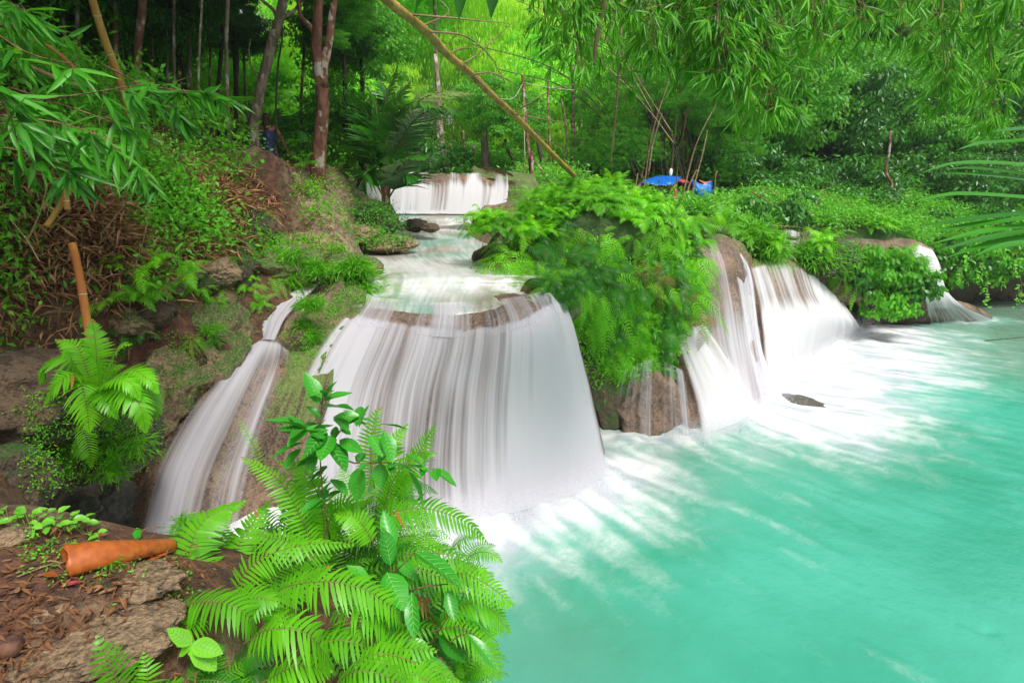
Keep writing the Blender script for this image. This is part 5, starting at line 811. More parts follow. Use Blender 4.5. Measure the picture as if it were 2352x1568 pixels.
pole('bamboo_pole', 'thick dead bamboo culm hanging from the top edge, cut off short', [(1397,-50,6.),(1390,0,6.),(1371,85,6.),(1365,150,6.)], 15, 6, 'culm_dull')
pole('bamboo_pole', 'long thin bamboo cane hanging nearly straight down beside the hanging foliage', [(1428,-50,8.),(1424,137,8.),(1411,290,8.),(1402,376,8.)], 9, 3, 'culm_dull')
pole('bamboo_pole', 'thick upright bamboo pole in the left forest', [(195,-60,6.5),(212,0,6.5),(240,90,6.6),(270,170,6.7),(305,285,6.8)], 15, 17, 'culm')
pole('bamboo_post', 'thick orange bamboo post leaning above the bright fern at the left', [(166,560,5.7),(180,620,5.6),(194,700,5.5),(208,790,5.4)], 17, 19, 'culm_orange', nodes=.4)
pole('bamboo_pole', 'orange bamboo pole lying at the top left over the dead leaves', [(0,48,6.4),(60,80,6.4),(120,112,6.4),(180,165,6.4)], 12, 8, 'culm')
pole('bamboo_pole', 'dull bamboo pole lying below the orange one at the top left', [(60,150,6.2),(120,175,6.2),(190,200,6.3)], 10, 6, 'culm_dull')
pole('bamboo_pole', 'broken bamboo pole leaning on the bank behind the near leaves', [(215,355,6.4),(170,420,6.2),(120,500,6.1),(105,520,6.)], 12, 12, 'culm', nodes=.5)
pole('bamboo_post', 'short bamboo stub standing on the bank beside the broken pole', [(150,435,6.1),(155,482,6.05)], 12, 13, 'culm', nodes=.5)
for i, (a, b, Y, w, l) in enumerate([((140,170),(70,290),6.8,3,'thin bare cane'),((275,230),(425,180),6.,2,''),((230,540),(330,400),6.6,3,''),((300,640),(345,470),7.,3,''),((60,560),(110,420),5.6,4,''),((500,560),(440,610),8.5,2,''),((10,330),(160,150),6.2,2,''),((420,500),(520,420),9,3,''),((195,330),(250,190),6.5,2,''),((90,600),(20,500),5.2,3,'')]):
    pole('dead_cane', 'thin dead cane leaning among the dead leaves of the left bank', [(a[0],a[1],Y),((a[0]+b[0])/2+6,(a[1]+b[1])/2,Y),(b[0],b[1],Y)], w, w*.6, 'culm_dull', 'cane')['group'] = 'dead canes on the left bank'
# hanging bamboo branches
def bamboo_branch(label, pts, L, W, mat, nodes, seed, group=None, fan=6, name='bamboo_branch', tw=.12, droop=.8, out=None, bend=0):
    rs = np.random.RandomState(seed); C = cr(np.array([P(*t) for t in pts]), 30); root = empty(name, C[0]); tag(root, label, 'bamboo branch', group); C = C - C[0]
    mb = MB(); V, fs = tube(C, np.linspace(.007, .002, 30), 4); mb.add(V, fs, .5); lb = MB()
    for i in range(nodes):
        k = rs.uniform(.12, 1) * 29; c = C[int(k)]; d = rs.normal(0, 1, 3); d[2] = d[2] * .4 - .5 * droop
        if out is not None: d = d * .55 + np.array(out)
        d = d / np.linalg.norm(d); e = c + d * tw * rs.uniform(.4, 2.2); V, fs = tube([c, (c + e) / 2 + [0, 0, .02], e], [.003, .0025, .0015], 3, False); mb.add(V, fs, .5)
        n = fan + rs.randint(-2, 3); dd = d * .7 + rs.normal(0, .42, (n, 3)) + np.array([0, 0, -droop * .7]); nn = rs.normal(0, .5, (n, 3)) + np.array([0, -.5, .6])
        old = None; leaves(lb, np.repeat(e[None], n, 0) - d * rs.uniform(0, .4, (n, 1)) * tw, dd, nn, L * rs.uniform(.65, 1.15, n), W * rs.uniform(.8, 1.15, n), np.clip(rs.uniform(.1, .7) + rs.uniform(-.15, .3, n), 0, 1), 'lance')
    link('stem', mb.mesh('stem', [M['twig']]), root); link('foliage', lb.mesh('foliage', [M[mat]]), root); return root
EU = [1150,1220,1290,1330,1400,1480,1560,1650,1720,1800,1840,1900,2000,2080,2150,2250,2352,2420]; EV = [20,150,60,230,60,110,170,190,270,310,230,140,110,110,220,330,300,250]
for i in range(84):
    u = RS.uniform(1500, 1900) if i < 40 else RS.uniform(1210, 2400); ve = np.interp(u, EU, EV) * RS.uniform(.55, 1.02); Y = RS.uniform(5.5, 9.5); 
    right = u > 2110
    bamboo_branch('lit bamboo branch hanging down at the right edge above the palm leaflets' if right else 'dark green bamboo branch drooping into the top of the picture', [(u - RS.uniform(-20, 130), -120 if not right else -90, Y + .4), (u - 20, ve * .35 - 30, Y + .2), (u, ve - 10, Y)], .20, .026, 'bamboo_leaf', int(max(6, (ve + 90) / 9)), 300 + i, 'hanging bamboo at the right edge' if right else 'bamboo drooping from the top', droop=1.1)
for u, v, Y in [(1255, 60, 6.), (1270, 150, 6.5), (1345, 40, 6.), (1390, 170, 7), (1440, 220, 8)]: bamboo_branch('dark bamboo spray hanging alone in front of the sunny valley', [(u - 25, -80, Y), (u - 8, v - 60, Y), (u, v, Y)], .22, .03, 'bamboo_leaf', 9, int(u), 'lone bamboo sprays in front of the valley', droop=1.2, fan=7)
# near bamboo at the left
for i, (a, b, c, Y) in enumerate([((-60,40),(60,120),(180,150),4.),((-40,240),(130,225),(350,190),3.9),((-60,260),(120,280),(262,322),3.5),((20,200),(200,260),(320,305),4.),((-60,330),(60,350),(200,400),3.6),((100,260),(250,330),(350,400),4.4),((-60,60),(90,60),(170,90),4.6),
    ((200,380),(310,400),(370,420),5.),((-60,150),(20,260),(40,330),3.2),((300,190),(390,205),(500,215),5.),((240,150),(330,200),(400,260),5.),((-60,10),(20,10),(90,40),4.2),((60,320),(160,350),(230,370),4.)]):
    bamboo_branch('near bamboo branch with broad lance shaped leaves reaching in from the left edge', [(*a, Y), (*b, Y), (*c, Y)], .24, .042, 'near_bamboo', 8, 500 + i, 'near bamboo branches at the left edge', fan=5, tw=.05, droop=.45, out=(.75, -.25, -.35))
# bamboo clump on the right bank
root = empty('bamboo_clump', P(1545, 432, 25.5)); tag(root, 'large bamboo clump with brown fanned culms behind the blue awning', 'bamboo'); b0 = np.array(root.location)
for i in range(34):
    t = RS.uniform(-1, 1); b = P(1535 + 75 * RS.uniform(-1, 1), 430 + RS.uniform(-6, 8), 25.5 + RS.uniform(-.8, 1.2)); top = np.array([t * 3.2 - .8, RS.uniform(-1, 1.5), RS.uniform(3, 7)])
    culm(root, [b - b0, b - b0 + top * np.array([.35, .35, .5]), b - b0 + top * np.array([1, 1, .95]), b - b0 + top * np.array([1.9, 1.7, 1.15])], .04, .012, 'bark_dark' if i % 3 else 'culm_dull', nodes=.5)
for i, (u, v, s, dy) in enumerate([(1400, 130, .55, 0), (1500, 150, .6, .5), (1600, 120, .6, 0), (1690, 180, .55, 0), (1660, 290, .5, -.5), (1700, 350, .38, -.8), (1370, 240, .42, 0), (1450, 260, .4, 1.), (1560, 250, .5, 1.2), (1400, 350, .32, -1), (1720, 260, .5, .5), (1490, 60, .6, 1), (1340, 330, .3, 0), (1620, 220, .45, -.5), (1420, 300, .35, -1.2), (1480, 330, .3, -1.4), (1660, 230, .45, -1.4), (1560, 180, .5, -1.4), (1460, 200, .5, -1.3), (1680, 390, .25, -1.)]):
    o = link('foliage', CRW['bamboog'][i % 2], root); o.location = tuple(P(u, v, 25.5 + dy) - b0); o.scale = (s, s, s); o.rotation_euler = (0, 0, i)
for i, (pts, w) in enumerate([([(1490,395,20.),(1500,330,20.),(1520,260,20.)],4),([(1478,440,21),(1500,300,21),(1560,120,21)],3),([(1570,440,20),(1600,330,20),(1650,230,20)],4),([(1590,440,21),(1612,360,21),(1625,300,21)],4),([(1548,330,20),(1470,230,20),(1330,90,20)],3),([(1500,260,19),(1440,150,19),(1400,60,19),(1290,20,19)],3),([(1540,300,19),(1465,180,19),(1420,100,19)],3)]):
    pole('bamboo_cane', 'bare brown bamboo cane arching out of the clump behind the blue awning', [t for t in pts], w, w * .6, 'culm_dull', 'cane')['group'] = 'bare canes of the bamboo clump'
# ------------------------------------------------------------------ palms
def palm(name, label, base, fronds, W, mat, npair=34, wide=.05, droop=.45, stemr=.02, cat='palm'):
    root = empty(name, P(*base)); tag(root, label, cat); b0 = np.array(root.location)
    for i, f in enumerate(fronds):
        m = f[-1] if isinstance(f[-1], str) else mat; pts = [P(*t) - b0 for t in f if isinstance(t, tuple)]; mb = MB(); frond_geo(mb, pts, npair, W, droop=droop, wide=wide, fwd=.55, stemr=stemr, start=.28, seg=3, peak=.45); link('frond', mb.mesh('frond', [M[m], M['stem']]), root)
    return root
Yp = 16.
r_ = palm('palm', 'young palm with tall arching fronds on the bank beside the distant waterfall', (888, 462, Yp), [[(888,460,Yp),(878,340,Yp),(885,240,Yp),(912,155,Yp)],[(892,460,Yp),(905,340,Yp),(950,245,Yp),(1010,212,Yp-.3),(1085,214,Yp-.5),'palm_yel'],[(892,460,Yp),(905,360,Yp),(950,280,Yp-.4),(1010,245,Yp-.8),(1050,262,Yp-1)],[(886,460,Yp),(866,340,Yp),(850,260,Yp),(822,225,Yp-.3)],[(885,460,Yp),(860,380,Yp),(835,330,Yp-.4),(812,320,Yp-.6)],
   [(890,460,Yp),(905,400,Yp-.2),(940,365,Yp-.4),(985,355,Yp-.6)],[(888,460,Yp),(880,330,Yp+.5),(895,240,Yp+.8),(870,180,Yp+1)],[(888,460,Yp),(868,320,Yp+.3),(830,240,Yp+.6),(800,250,Yp+.8)],[(890,460,Yp),(900,330,Yp+.6),(930,250,Yp+1),(965,215,Yp+1.2)],[(886,460,Yp),(850,400,Yp-.3),(838,400,Yp-.5),(830,430,Yp-.5)],[(890,460,Yp),(915,420,Yp-.4),(935,400,Yp-.6),(960,410,Yp-.8)], [(890,460,Yp),(895,340,Yp),(925,250,Yp-.2),(975,235,Yp-.6),(1020,262,Yp-.9)], [(888,460,Yp),(872,330,Yp),(862,240,Yp),(840,190,Yp)], [(889,460,Yp),(888,330,Yp-.2),(905,240,Yp-.3),(940,190,Yp-.4)]], 1.0, 'palm', npair=42, wide=.07, droop=.32, stemr=.035)
trunk(r_, [(0, 0, -.9), (-.02, 0, -.2), (0, 0, .5)], .16, .09, 'bark_red')
palm('palm', 'low young palm between the leaning tree and the forked tree', (632, 330, 16.), [[(632,340,16.),(640,300,16.),(655,275,16.),(690,255,15.8)],[(630,340,16.),(620,300,16.),(605,280,16.),(580,280,16.)],[(632,340,16),(630,290,16.2),(640,250,16.4)],[(635,340,16),(660,310,15.7),(690,300,15.5),(705,320,15.4)],[(628,340,16),(610,320,15.7),(590,325,15.6)]], .6, 'palm')
palm('palm', 'small bright palm seedling at the foot of the forked tree', (700, 385, 13.5), [[(700,388,13.5),(690,365,13.5),(668,355,13.4)],[(700,388,13.5),(705,360,13.5),(715,350,13.6)],[(700,388,13.5),(715,370,13.4),(735,372,13.3)],[(700,388,13.5),(690,375,13.3),(675,378,13.2)]], .22, 'fern', npair=12, wide=.12, stemr=.006)
# near palm frond at the right edge
def blade(mb, pts, w, tint, mi=0):
    C = cr([P(*t) for t in pts], 16); T = norm(np.gradient(C, axis=0)); up = norm(np.array([0, -.35, 1.])); S = norm(np.cross(up[None], T)); N = np.cross(T, S); k = np.linspace(0, 1, 16); ww = w * np.minimum(1, (1 - k) * 3.2 + .03) * np.minimum(1, .6 + k * 2)
    V = np.stack([C - S * ww[:, None] * .5 + N * ww[:, None] * .22, C, C + S * ww[:, None] * .5 + N * ww[:, None] * .22], 1); mb.add(V.reshape(-1, 3), [gridfaces(16, 3)], tint, mi)
root = empty('palm_frond', P(2450, 450, 2.6)); tag(root, 'near palm frond with long pointed leaflets reaching in from the right edge', 'palm frond'); b0 = np.array(root.location)
mb = MB(); V, fs = tube(cr([P(2460,150,2.9)-b0,P(2470,400,2.6)-b0,P(2450,700,2.4)-b0], 12), .012, 8); mb.add(V, fs, .5); link('rachis', mb.mesh('rachis', [M['stem']]), root)
for i, f in enumerate([[(2465,290,2.8),(2380,296,2.7),(2276,304,2.5)],[(2467,310,2.75),(2350,325,2.6),(2255,331,2.5),(2197,345,2.4)],[(2469,400,2.6),(2340,380,2.5),(2190,378,2.35),(2112,400,2.3)],[(2469,430,2.6),(2352,402,2.5),(2230,388,2.35),(2165,390,2.3)],[(2469,445,2.6),(2352,415,2.5),(2240,402,2.35),(2150,398,2.3)],[(2468,470,2.5),(2352,456,2.45),(2197,448,2.3),(2098,464,2.2)],
   [(2466,490,2.5),(2352,493,2.45),(2210,508,2.3),(2108,521,2.2)],[(2466,500,2.5),(2352,505,2.4),(2220,522,2.3),(2119,537,2.2)],[(2464,520,2.5),(2352,522,2.4),(2230,540,2.25),(2132,562,2.2)],[(2463,530,2.5),(2352,535,2.35),(2240,556,2.2),(2153,576,2.1)],[(2462,545,2.45),(2352,548,2.35),(2250,570,2.2),(2172,592,2.1)],[(2460,570,2.4),(2380,560,2.3),(2290,570,2.2),(2235,590,2.15)]]):
    mb = MB(); blade(mb, f, .036, .25 + .5 * (i % 3) / 2); o = link('leaflet', mb.mesh('leaflet', [M['palm']]), root); o.data.transform(Matrix.Translation(-Vector(b0)))
root = empty('palm_frond', P(1045, -90, 2.2)); tag(root, 'three dark pointed leaf tips hanging from the top edge', 'palm frond'); b0 = np.array(root.location)
mb = MB(); V, fs = tube([P(880,-95,2.2)-b0,P(1045,-90,2.2)-b0,P(1200,-100,2.2)-b0], .006, 6); mb.add(V, fs, .5); link('rachis', mb.mesh('rachis', [M['stem']]), root)
for f in [[(985,-92,2.2),(975,-20,2.2),(953,32,2.2)],[(1068,-90,2.2),(1062,-20,2.2),(1054,48,2.2)],[(1142,-95,2.2),(1136,-20,2.2),(1128,44,2.2)]]: mb = MB(); blade(mb, f, .045, .1); o = link('leaflet', mb.mesh('leaflet', [M['palm']]), root); o.data.transform(Matrix.Translation(-Vector(b0)))
# ------------------------------------------------------------------ people (continuous remeshed bodies)
def ell(c, r, n=14):
    th, ph = np.meshgrid(np.linspace(0, 2 * PI, n, endpoint=False), np.linspace(.02, PI - .02, n // 2 + 2)); V = np.stack([np.sin(ph) * np.cos(th), np.sin(ph) * np.sin(th), np.cos(ph)], -1) * r + c; return V.reshape(-1, 3), [gridfaces(n // 2 + 2, n, True)]
def person(label, loc, J, clothes, rz=0., hair=None, sc=1.):
    """J: joint positions; body is one surface grown round the joints"""
    root = empty('person', loc); root.rotation_euler = (0, 0, rz); root.scale = (sc,) * 3; tag(root, label, 'person'); mb = MB(); J = {k: np.array(v, float) for k, v in J.items()}
    def limb(ks, rs, m=mb):
        V, fs = tube(cr([J[k] if isinstance(k, str) else np.array(k) for k in ks], 12), np.interp(np.linspace(0, 1, 12), np.linspace(0, 1, len(rs)), rs), 10); m.add(V, fs)
    hd = J['head']; limb(['pelvis', 'waist', 'chest', 'neck'], [.145, .115, .145, .06]); limb(['shl', 'chest', 'shr'], [.05, .1, .05]); limb(['neck', 'head'], [.052, .05]); mb.add(*ell(hd, (.075, .092, .115)))
    f = J['face']; mb.add(*ell(hd + f * .092 + [0, 0, -.01], (.016, .018, .022), 8)); mb.add(*ell(hd + f * .082 + [0, 0, -.055], (.03, .02, .012), 8)); s_ = np.cross(f, [0, 0, 1])
    for sg in (-1, 1): mb.add(*ell(hd + s_ * sg * .078, (.015, .02, .03), 8))
    for a in ('l', 'r'):
        limb(['sh' + a, 'el' + a, 'wr' + a], [.052, .042, .028]); limb(['pelvis', 'hip' + a, 'kn' + a, 'an' + a], [.1, .09, .06, .038]); limb(['an' + a, 'to' + a], [.04, .028]); w = J['wr' + a]; d = norm(w - J['el' + a]); mb.add(*ell(w + d * .05, (.036, .022, .045), 8)); s2 = norm(np.cross(d, [.3, .9, .1]))
        for q in range(4): V, fs = tube([w + d * .07 + s2 * (q - 1.5) * .017, w + d * .115 + s2 * (q - 1.5) * .019, w + d * (.15 - .01 * abs(q - 1.3)) + s2 * (q - 1.5) * .02 + [0, 0, -.008]], [.0105, .009, .007], 6); mb.add(V, fs)
        V, fs = tube([w + d * .03 + s2 * .03, w + d * .075 + s2 * .055], [.011, .008], 6); mb.add(V, fs)
    o = link('body', mb.mesh('body', [M['skin']]), root); r = o.modifiers.new('join', 'REMESH'); r.mode = 'VOXEL'; r.voxel_size = .0085; r.use_smooth_shade = True
    hb = MB(); hb.add(*ell(hd - f * .022 + [0, 0, .028], (.09, .1, .11)))
    if hair: V, fs = tube(cr([hd - f * .06, hd - f * .11 + [0, 0, -.12], hd - f * .12 + [0, 0, -hair]], 8), [.07, .085, .04], 10) if False else tube(cr([hd - f * .05, hd - f * .09 + [0, 0, -.14], hd - f * .1 + [0, 0, -hair]], 8), np.linspace(.085, .04, 8), 10); hb.add(V, fs)
    link('hair', hb.mesh('hair', [M['hair']]), root)
    for nm_, mt, segs in clothes:
        cb = MB()
        for ks, rs in segs: limb(ks, rs, cb)
        o = link(nm_, cb.mesh(nm_, [M[mt]]), root); r = o.modifiers.new('join', 'REMESH'); r.mode = 'VOXEL'; r.voxel_size = .014; r.use_smooth_shade = True
    return root
def stand(face): return dict(pelvis=(0,0,.92),waist=(0,0,1.08),chest=(0,0,1.28),neck=(0,0,1.44),head=(0,0,1.55),face=face,shl=(-.18,0,1.36),shr=(.18,0,1.36),ell=(-.24,.03,1.1),elr=(.3,.02,1.1),wrl=(-.25,-.05,.86),wrr=(.4,0,.86),hipl=(-.09,0,.86),hipr=(.09,0,.86),knl=(-.1,-.02,.47),knr=(.1,-.03,.47),anl=(-.1,.02,.08),anr=(.1,.03,.08),tol=(-.11,-.13,.04),tor=(.12,-.12,.04))
def foot(u, v, Y0, Y1, hh):
    best = min(((abs(P(u, v, Y)[2] - hh - Hs(*P(u, v, Y)[:2])), Y) for Y in np.arange(Y0, Y1, .25))); p = P(u, v, best[1]); return (p[0], p[1], Hs(p[0], p[1]))
J = stand((0, 1, 0)); person('person in a dark blue dress with long reddish hair walking away below the leaning tree', (*P(611, 266, 15.5)[:2], P(611, 266, 15.5)[2] - 1.62), J, [('dress', 'cloth_blue', [(['chest', 'waist', 'pelvis', (0, 0, .7), (0, 0, .5)], [.165, .145, .17, .19, .21])])], rz=.15, hair=.4)
def sit(face): return dict(pelvis=(0,0,.12),waist=(.02,-.03,.28),chest=(.03,-.08,.48),neck=(.02,-.12,.64),head=(-.02,-.17,.75),face=face,shl=(-.15,-.1,.56),shr=(.2,-.08,.57),ell=(-.2,-.25,.34),elr=(.27,-.22,.33),wrl=(-.1,-.38,.36),wrr=(.02,-.36,.34),hipl=(-.09,-.02,.11),hipr=(.1,-.02,.11),knl=(-.16,-.36,.42),knr=(.14,-.38,.38),anl=(-.15,-.46,.06),anr=(.16,-.5,.05),tol=(-.16,-.6,.03),tor=(.17,-.64,.03))
gz = lambda u, v, Y: (P(u, v, Y)[0], P(u, v, Y)[1], Hs(*P(u, v, Y)[:2]))
J = None; person('distant person in a white shirt and blue trousers behind the big fern clump', gz(1348, 415, 27.), sit((-.6, -.8, 0)), [('shirt', 'cloth_white', [(['neck', 'chest', 'waist', 'pelvis'], [.09, .175, .155, .17]), (['shl', 'ell'], [.075, .07]), (['shr', 'elr'], [.075, .07])]), ('trousers', 'cloth_blue', [(['pelvis', 'hipl', 'knl', 'anl'], [.14, .11, .085, .07]), (['pelvis', 'hipr', 'knr', 'anr'], [.14, .11, .085, .07])])])
person('bare chested man in dark shorts sitting under the left corner of the blue awning', tuple(P(1470, 474, 22.)), sit((-.5, -.85, 0)), [('shorts', 'cloth_dark', [(['pelvis', 'hipl', 'knl'], [.16, .12, .09]), (['pelvis', 'hipr', 'knr'], [.16, .12, .09])])], rz=-.5, sc=.9)
person('person in a red shirt sitting under the blue awning behind the ferns', tuple(P(1541, 480, 22.3)), sit((0, -1, 0)), [('shirt', 'cloth_red', [(['pelvis', 'waist', 'chest', 'neck'], [.17, .14, .165, .085]), (['shl', 'ell'], [.07, .065]), (['shr', 'elr'], [.07, .065])])], rz=.5, sc=.85)
# ------------------------------------------------------------------ camp
def cloth(name, label, rows, mat, nu=24, nv=16, amp=.03, mat2=None, cat='tarpaulin'):
    Gd = loftgrid([T3(r) for r in rows], nu, nv); N = gnormals(Gd); p = Gd.reshape(-1, 3); Gd = Gd + N * amp * fbm(p * 2.5, 3, 5).reshape(nv, nu, 1); n = nu * nv; B = Gd - N * .006; g_ = gridfaces(nv, nu)
    me = fastmesh(name, np.vstack([Gd.reshape(-1, 3), B.reshape(-1, 3)]), [g_, g_[:, ::-1] + n], [M[mat], M[mat2 or mat]], fmat=np.repeat([0, 1], len(g_))); return tag(link(name, me), label, cat)
cloth('awning', 'bright blue awning sheet stretched over the people on the right bank', [[(1490,409,24.6),(1515,403,24.6),(1545,404,24.6),(1566,406,24.6)],[(1480,415,23.4),(1513,409,23.4),(1548,409.5,23.4),(1560,412,23.4)],[(1471,421,22.2),(1511,425,22.),(1540,424,22.),(1551,421.5,22.2)]], 'tarp', mat2='tarp_in', cat='awning')
cloth('awning_flap', 'dark red folded flap at the right corner of the blue awning', [[(1564,409.5,23.4),(1574,414,23.2),(1584,419.5,23)],[(1551,422,22.6),(1560,417,22.5),(1570,420,22.6)]], 'cloth_red', 10, 8, cat='awning')
cloth('tarpaulin', 'blue tarpaulin hung like a curtain from poles right of the awning', [[(1590,408,23),(1600,418,22.9),(1615,422,22.9),(1634,416,23)],[(1592,430,22.9),(1605,434,22.8),(1620,436,22.8),(1636,434,22.9)],[(1596,452,22.9),(1610,456,22.8),(1625,460,22.8),(1637,459,22.9)]], 'tarp', mat2='tarp_in', amp=.08)
cloth('cloth_band', 'orange cloth band along the top of the hanging blue tarpaulin', [[(1606,413,23.1),(1620,418,23.1),(1634,415,23.1)],[(1606,415,23.05),(1620,422,23.05),(1634,418,23.05)]], 'tarp_in', 10, 6, .01, cat='cloth')
blob('bag', P(1543, 431, 22.6), (.16, .12, .16), M['bag'], .15, 1.2, 3, 'yellow plastic bag hanging under the blue awning', 'bag', sub=4)
blob('cooking_pot', P(1519, 457, 22.), (.12, .12, .14), M['cloth_red'], .05, 1., 5, 'small red and white container on the ground under the awning', 'container', sub=3)
for pts, w, l in [([(1465,398,22.2),(1460,430,22.2),(1456,470,22.2)],3,'thin pole holding the left corner of the blue awning'),([(1555,398,22.5),(1554,430,22.5),(1553,470,22.5)],3,'pale post under the right side of the blue awning'),([(1637,416,22.8),(1646,392,22.8)],1.6,'fork of the stick right of the hanging tarpaulin'),([(1644,400,22.8),(1641,440,22.8),(1637,475,22.8)],3.4,'forked stick standing right of the hanging blue tarpaulin'),([(1580,420,22.6),(1572,450,22.6),(1570,475,22.6)],3,'slim slanted post between the awning and the hanging tarpaulin')][0:2] + [([(1648,393,22.8),(1643,405,22.8),(1641,440,22.8),(1637,475,22.8)],3.4,'forked stick standing right of the hanging blue tarpaulin'),([(1600,390,22.6),(1582,430,22.6),(1572,475,22.6)],3.5,'slim slanted post between the awning and the hanging tarpaulin')]: pole('post', l, pts, w, w * 1.1, 'culm_dull', 'post', .6)
blob('rag', P(1541, 396, 23.), (.06, .03, .14), M['cloth_white'], .3, 1.2, 6, 'white rag hanging above the blue awning', 'cloth', sub=3)
# tied posts in the valley
root = empty('wooden_scaffold', P(1219, 398, 22.)); tag(root, 'rough wooden posts tied together with ropes behind the fern clump', 'posts'); b0 = np.array(root.location)
for pts, w in [([(1200,171,22),(1206,260,22),(1213,330,22),(1220,405,22)],7.5),([(1222,348,21.8),(1221,408,21.8)],8),([(1210,375,21.9),(1196,402,21.7)],4),([(1222,360,21.9),(1240,385,21.7),(1250,402,21.6)],3.5)]: culm(root, [P(*t) - b0 for t in pts], pw(w * .85, 22), pw(w, 22), 'bark_red', 'post', .9)
for pts in [[(1201,192,22),(1180,225,21),(1147,228,19)],[(1202,190,22),(1250,200,22),(1318,208,22)],[(1203,195,22),(1204,290,21.5),(1206,370,21)]]: V, fs = tube(cr([P(*t) - b0 for t in pts], 12), .012, 4); mb = MB(); mb.add(V, fs, .5); link('rope', mb.mesh('rope', [M['rope']]), root)
for u, v, l, m in [(1044, 358, 'dark red cloth on the far washing line', 'cloth_red'), (1057, 359, 'pale green cloth on the far washing line', 'cloth_green'), (1071, 360, 'white cloth on the far washing line', 'cloth_white')]: cloth('washing', l, [[(u-5,v-5,28),(u,v-5,28),(u+5,v-5,28)],[(u-5,v+5,28),(u,v+6,28),(u+5,v+4,28)]], m, 8, 6, .02, cat='laundry')
V, fs = tube([P(1030,353,28),P(1057,354,28),P(1085,352,28)], .008, 4); mb = MB(); mb.add(V, fs, .5); tag(link('washing_line', mb.mesh('washing_line', [M['rope']])), 'thin washing line strung between far trunks', 'rope')
# valley trunks
for pts, w, Y, bk, l in [([(1000,125),(1008,220),(1015,320),(1031,402)],11,27,'bark','pale slanting trunk standing right behind the distant waterfall'),([(1035,330),(1045,402)],6,28,'bark','thin trunk beside the pale slanting one'),([(1064,300),(1068,396)],6,28,'bark','thin straight trunk left of the washing'),([(1088,330),(1090,396)],8,28,'bark','mottled trunk at the right end of the washing line'),([(1112,320),(1115,360),(1116,402)],19,25.5,'bark_dark','thick dark short trunk above the mossy ledge'),
   ([(1318,150),(1317,250),(1316,345)],9,26,'bark_palm','ringed coconut trunk in the centre of the valley'),([(1332,200),(1331,300)],5,26,'bark','thin pale trunk beside the ringed one'),([(1258,170),(1260,260),(1264,395)],5,25,'bark_red','thin reddish trunk right of the tied posts'),([(1232,300),(1238,340),(1246,375)],10,25,'bark_dark','dark leaning trunk just right of the tied posts'),([(1160,320),(1168,350),(1178,365)],8,26,'bark_dark','leaning dark trunk on the slope left of the tied posts'),([(1290,230),(1302,300),(1300,350)],5,26,'bark','crooked thin trunk left of the ringed one'),
   ([(1704,170),(1703,260),(1706,330)],8,26,'bark_palm','ringed palm trunk at the right side of the bamboo clump'),([(2045,300),(2042,350),(2034,395),(2048,425)],6,24,'bark_red','crooked thin reddish trunk against the dark right slope'),([(885,340),(900,380)],7,25,'bark','grey trunk behind the palm')]:
    p = [P(u, v, Y) for u, v in pts]; root = empty('tree', p[-1]); tag(root, l, 'tree'); r = w * Y / F / 2; trunk(root, [np.array([0, 0, -.8])] + [q - p[-1] for q in p[::-1]], r * 1.15, r * .85, bk)
# dead branches
def dead_branch(label, lines, r0, mat='twig'):
    root = np.array(P(*lines[0][0])); mb = MB()
    for i, l in enumerate(lines): V, fs = tube(cr([P(*t) - root for t in l], 14), np.linspace(r0, r0 * .35, 14) * (1 if i == 0 else .6), 5); mb.add(V, fs, .5)
    o = link('dead_branch', mb.mesh('dead_branch', [M[mat]])); o.location = root; return tag(o, label, 'branch')
dead_branch('dead twigs hooked over the tiny fall', [[(1760,518,16.),(1800,520,16.),(1835,522,16.2),(1850,530,16.2)],[(1800,521,16.),(1812,540,16.),(1822,552,16.)],[(1780,520,16),(1785,540,16),(1800,555,16)]], .02)
dead_branch('dead log stub lying in front of the tiny fall', [[(1806,546,16.2),(1822,548,16.1),(1836,545,16.2)]], .075, 'bark_dark')
dead_branch('bare red brown branches arching over the right bank', [[(1725,440,19),(1790,480,19),(1845,530,19)],[(1740,450,19),(1770,440,19),(1800,470,19),(1840,500,19)],[(1705,455,19),(1750,435,19),(1800,445,19)]], .02)
dead_branch('slanting dead stick leaning up from the right bank', [[(1860,490,20),(1890,450,20),(1902,418,20)],[(1880,435,20),(1930,460,20),(1975,480,20)]], .02)
dead_branch('long pale fallen stalks behind the big fern clump', [[(1530,490,19),(1600,482,19),(1690,478,19)],[(1480,482,20),(1560,478,20),(1650,470,20)],[(1560,500,19),(1620,490,19),(1660,500,19)]], .02, 'culm_dull')
dead_branch('dark stick poking into the pool from the right edge', [[(2262,782,12.),(2310,778,12.),(2420,768,12.)]], .012, 'bark_dark')
dead_branch('thin twigs hanging from the dark rock over the river', [[(1110,555,12.),(1105,580,12.),(1092,600,12.)],[(1106,575,12),(1112,590,12)]], .008)
